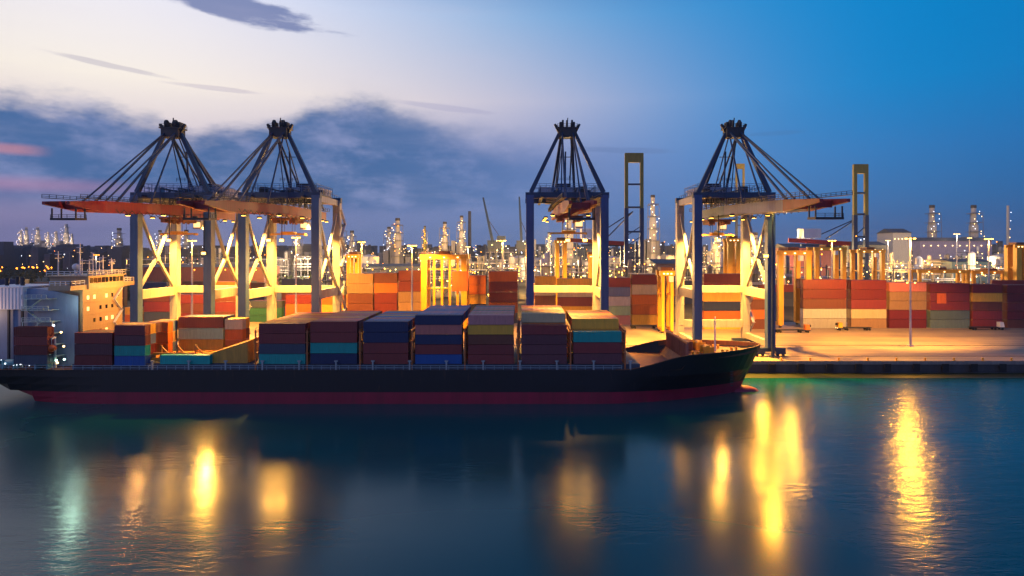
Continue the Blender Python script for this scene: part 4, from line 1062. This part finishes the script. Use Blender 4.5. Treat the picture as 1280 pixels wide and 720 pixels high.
WARMF = glow('far_warm_lamp_glass', (255, 232, 200), 2.2); COOLF = glow('far_cool_lamp_glass', (215, 225, 255), 1.8)
for k, (px, py) in enumerate(((26, 288), (33, 284), (47, 284), (60, 290), (70, 289), (83, 280), (90, 292))):
    tower(px, 1900, 9 + k % 3 * 3, py, 'small white lit tower in the far stern side cluster, %s along' % ORD[k], mats=(WARMF, COOLF), cap=False)

# tanks and halls
def hall(px0, px1, D, pyt, label, mat=GREY, lampn=6, mats=(WARMW,)):
    x0, x1 = X(px0, D), X(px1, D); zt = Z(pyt, D) - GZ; w = x1 - x0
    R = empty('warehouse', ((x0 + x1) / 2, D, GZ)); tag(R, label, 'warehouse', 'long halls behind the yard')
    MB().box(-w / 2, w / 2, 0, 40, 0, zt * .93).build('wall', mat, R)
    m = MB(); m.add([(-w / 2 - 1, -1, zt * .93), (w / 2 + 1, -1, zt * .93), (w / 2 + 1, 41, zt * .93), (-w / 2 - 1, 41, zt * .93), (-w / 2 - 1, 20, zt * 1.03), (w / 2 + 1, 20, zt * 1.03)], [(0, 1, 5, 4), (3, 4, 5, 2), (0, 4, 3), (1, 2, 5), (0, 3, 2, 1)]); m.build('roof', PIPED, R)
    n = max(2, int(w / 18))
    for k in range(n):
        x = -w / 2 + (k + .5) * w / n; MB().box(x - 3, x + 3, -.12, .05, 0, 6).build('door', PIPED, R)
    lamps_on(R, [(-w / 2 + (k + .5) * w / lampn, -.6, zt * .8) for k in range(lampn)], list(mats), .45 + D / 2200)
hall(1150, 1240, 950, 298, 'long lilac grey hall beneath the twin white towers', paint('lilac_cladding', (150, 140, 165), .5), 10)
hall(1116, 1139, 900, 287, 'tall pale block beside the twin white towers', TANKW, 5)
hall(1050, 1108, 800, 303, 'low dark hall behind the raised boom crane', PIPED, 6)
hall(1190, 1240, 640, 325, 'blue hall behind the low wide gantries', paint('blue_cladding', (52, 92, 130), .5), 5, (AMBER,))
hall(430, 545, 620, 331, 'long dark hall behind the tan topped stack', PIPED, 8, (AMBER, WARMW))
hall(820, 852, 460, 326, 'dark purple hall beside the landside bow crane leg', paint('purple_cladding', (70, 56, 80), .6), 4)
hall(60, 160, 1100, 316, 'long pale shed beyond the dark treeline', TANKW, 9)
hall(176, 330, 640, 332, 'long dark red hall behind the first crane', paint('red_cladding', (92, 44, 44), .6), 8, (AMBER,))
hall(985, 1052, 560, 306, 'dark red roofed hall beneath the far girder', paint('red_cladding2', (100, 46, 50), .6), 4, (AMBER,))
def tank(px, D, w, pyt, label):
    zt = Z(pyt, D) - GZ; R = empty('storage_tank', (X(px, D), D, GZ)); tag(R, label, 'storage tank', 'storage tanks among the refinery units')
    m = MB(); m.cyl((0, 0, 0), (0, 0, zt * .92), w / 2, n=28); m.build('shell', TANKW, R); MB().cyl((0, 0, zt * .92), (0, 0, zt), w / 2, w * .08, 28).build('roof', GREY, R)
    m = MB(); m.beam((-w * .38, -w * .4, 0), (w * .1, -w * .52, zt * .92), .9, .3); m.rail([(-w * .35, -w * .36, zt * .92), (w * .35, -w * .36, zt * .92)], 1.4, 3, .25); m.build('stair', PIPE, R)
    lamps_on(R, [(random.uniform(-.5, .5) * w, -w * .56, zt * random.uniform(.3, .95)) for _ in range(3)], [WARMW, AMBER], .9)
for k, (px, D, w, py) in enumerate(((462, 760, 22, 318), (648, 800, 24, 320), (672, 760, 18, 322), (765, 740, 22, 320), (830, 820, 26, 318), (1000, 900, 24, 317), (1090, 760, 20, 320), (1012, 700, 16, 318), (1250, 740, 24, 318), (345, 820, 22, 321), (262, 860, 22, 321))):
    tank(px, D, w, py, 'pale round storage tank, %s of the scattered tanks counted from the bow side' % ORD[10 - k] if False else 'pale round storage tank, %s in line from the thin chimney' % ORD[10 - k])

# refinery units: steel frames with columns, pipes and lamps
def unit(px, D, w, h, label, mats, nl):
    R = empty('refinery_unit', (X(px, D), D, GZ)); tag(R, label, 'refinery unit', 'refinery units behind the container yard')
    m = MB(); n = max(2, int(w / 7)); fl = max(2, int(h / 7))
    for k in range(n + 1):
        x = -w / 2 + w * k / n; m.beam((x, 0, 0), (x, 0, h * (1 - .25 * random.random())), .8); m.beam((x, 12, 0), (x, 12, h * .8), .8)
    for j in range(1, fl + 1):
        z = h * j / (fl + .4); m.box(-w / 2, w / 2, -.6, 12.6, z, z + .6)
    for k in range(n):
        x = -w / 2 + w * k / n; m.beam((x, -.2, 0), (x + w / n, -.2, h / fl), .4)
    m.build('steel_frame', random.choice([PIPE, PIPED]), R)
    for k in range(random.choice((1, 2, 3))):
        x = random.uniform(-.45, .45) * w; r = random.uniform(1.2, 2.6); hh = h * random.uniform(.8, 1.35)
        c = MB(); c.cyl((x, 5, 0), (x, 5, hh), r, n=12); c.cyl((x, 5, hh), (x, 5, hh + r * .6), r, r * .3, 12)
        for z in (hh * .5, hh * .8): c.cyl((x, 5, z), (x, 5, z + .3), r + 1.0, n=12)
        c.build('column_vessel', random.choice([TANKW, PIPE, GREY]), R)
    p = MB()
    for k in range(4): z = h * random.uniform(.2, .9); p.cyl((-w / 2, -1.2, z), (w / 2, -1.2, z), .4, n=6)
    p.build('pipe_run', GREY, R)
    lamps_on(R, [(random.uniform(-.52, .52) * w, random.uniform(-2.2, -1), h * random.uniform(.08, 1.0)) for _ in range(nl)], mats, .3 + D / 2200)
units = []
for k in range(62):
    t = (k + random.random() * .8) / 62; px = 415 + t * 880
    units.append(px)
rowname = {0: 'near', 1: 'middle', 2: 'far'}
cnt = {0: 0, 1: 0, 2: 0}
for k, px in enumerate(units):
    row = k % 3; D = (480, 660, 900)[row] * random.uniform(.96, 1.06)
    h = (Z((334, 327, 317)[row] + random.uniform(-7, 5), D) - GZ); w = random.uniform(20, 38) * (D / 650)
    mats = [[WARMW, AMBER, SODIUM], [WARMW, COOLW, AMBER, WARMW], [WARMW, COOLW, WARMW]][row]
    j = cnt[row]; cnt[row] += 1
    unit(px, D, w, h, 'steel refinery unit dotted with lamps, %s row, %s place from the second crane' % (rowname[row], (ORD + ['twenty-first', 'twenty-second'])[j]), mats, 20)
for k in range(12):
    px = 175 + k * 21; row = k % 2; D = (700, 950)[row]
    unit(px, D, 30, Z(318 + random.uniform(-4, 4), D) - GZ, 'steel refinery unit behind the stern side cranes, %s along from the bridge tower' % ORD[k], [WARMW, COOLW, AMBER], 8)

# far-off lit industry along the horizon, one mass
m = MB(); lm = MB()
R2 = random.Random(11)
for k in range(900):
    px = R2.uniform(-60, 1340); D = R2.choice((1100, 1400, 1800, 2400)) * R2.uniform(.92, 1.08)
    left = px < 420
    top = VY + R2.uniform(-7, 8) * (1.0 if not left else .8) - (5 if R2.random() < .08 else 0)
    zt = Z(top, D); x = X(px, D); w = R2.uniform(6, 40) * D / 1500
    if R2.random() < .4: m.cyl((x, D, GZ), (x, D, zt), w * .18, n=8)
    else: m.box(x - w / 2, x + w / 2, D, D + 20, GZ, zt)
    for q in range(2 if left else 4):
        lm.octa((x + R2.uniform(-.6, .6) * w, D - 2, GZ + (zt - GZ) * R2.uniform(.15, 1.02)), (.4 + D / 2000) * R2.uniform(.6, 1.1), R2.choice((0, 0, 1, 2, 0)))
fi = m.build('distant_industry', PIPED); tag(fi, 'far-off mass of plant buildings and stacks along the horizon', 'industry', kind='stuff')
fl = lm.build('distant_lamps', [WARMW, COOLW, AMBER]); fl.parent = fi; tag(fl, kind='stuff')

# dark woods and water beyond on the stern side
def woods(name, px0, px1, D0, D1, h, n, label):
    LE = paint('dark_leaves', (34, 48, 38), .9, 0, .5, .3, streak=False)
    R3 = random.Random(len(name) + n); m = MB()
    for k in range(n):
        D = R3.uniform(D0, D1); x = X(R3.uniform(px0, px1), D); r = R3.uniform(3, 6.5); z = GZ + R3.uniform(.3, 1) * h
        m.cyl((x, D, GZ), (x, D, z), .5, .2, 5)
        for q in range(26):
            d = Vector((R3.gauss(0, 1), R3.gauss(0, 1), R3.gauss(0, .7))).normalized() * r * R3.uniform(.5, 1.05)
            c = Vector((x, D, z)) + d; u = Vector((R3.gauss(0, 1), R3.gauss(0, 1), R3.gauss(0, 1))).normalized(); t = u.orthogonal().normalized(); s = R3.uniform(1.0, 2.2)
            m.add([c - u * s, c + t * s * .7, c + u * s, c - t * s * .7], [(0, 1, 2, 3)])
    o = m.build(name, LE); tag(o, label, 'woods', kind='stuff')
woods('far_woods', -120, 400, 640, 1000, 9, 420, 'dark belt of trees across the low land behind the stern')
woods('near_woods', -120, 210, 460, 520, 6, 170, 'dark scrub belt close behind the container yard at the stern')
canal = paint('still_canal_water', (96, 96, 120), .12, 0, .05, streak=False)
tag(plane_obj('canal', -1300, -280, 560, 600, GZ + .02, canal), kind='structure')
m = MB(); R4 = random.Random(5)
for k in range(60):
    D = 1010; x = X(R4.uniform(-30, 66), D); zz = GZ + R4.uniform(2, 10); m.octa((x, D, zz), 1.3)
for k in range(30):
    D = 545; x = X(R4.uniform(-30, 150), D); m.octa((x, D, GZ + R4.uniform(1, 3)), .45)
o = m.build('distant_street_lamps', AMBER); tag(o, 'orange speckle of far street lamps behind the dark trees', 'lamps', kind='stuff')

# ------------------------------------------------------------------ air
m = MB(); m.box(-3600, 3600, -120, 6500, -3.0, 175)
hz = m.build('haze', None, None); hz.data.materials.clear()
hm = bpy.data.materials.new('evening_haze'); hm.use_nodes = True; hn = hm.node_tree
for n_ in list(hn.nodes):
    if n_.type == 'BSDF_PRINCIPLED': hn.nodes.remove(n_)
pv = hn.nodes.new('ShaderNodeVolumePrincipled'); pv.inputs['Color'].default_value = (.66, .82, 1.0, 1); pv.inputs['Density'].default_value = .00005
hn.links.new(pv.outputs[0], [n_ for n_ in hn.nodes if n_.type == 'OUTPUT_MATERIAL'][0].inputs['Volume']); hz.data.materials.append(hm)
tag(hz, 'thin evening haze lying over the harbour and the far plant', 'haze', kind='stuff')

# ------------------------------------------------------------------ camera and render
cam = bpy.data.cameras.new('camera'); cam.sensor_width = 36; cam.lens = F / 1280 * 36; cam.clip_end = 12000; cam.clip_start = 1
cam.shift_x = -(VX - 640) / 1280; cam.shift_y = -(360 - VY) / 1280
co = bpy.data.objects.new('camera', cam); COL.objects.link(co); co.location = (0, 0, H); co.rotation_euler = (PI / 2, 0, 0); C.camera = co
vs = C.view_settings; vs.view_transform = 'Standard'; vs.look = 'None'; vs.gamma = 1; vs.exposure = 0
C.render.engine = 'CYCLES'; cy = C.cycles
cy.use_denoising = True; cy.max_bounces = 5; cy.diffuse_bounces = 2; cy.glossy_bounces = 3; cy.transmission_bounces = 1
cy.sample_clamp_indirect = 6; cy.caustics_reflective = False; cy.caustics_refractive = False
try: cy.denoiser = 'OPENIMAGEDENOISE'
except Exception: pass
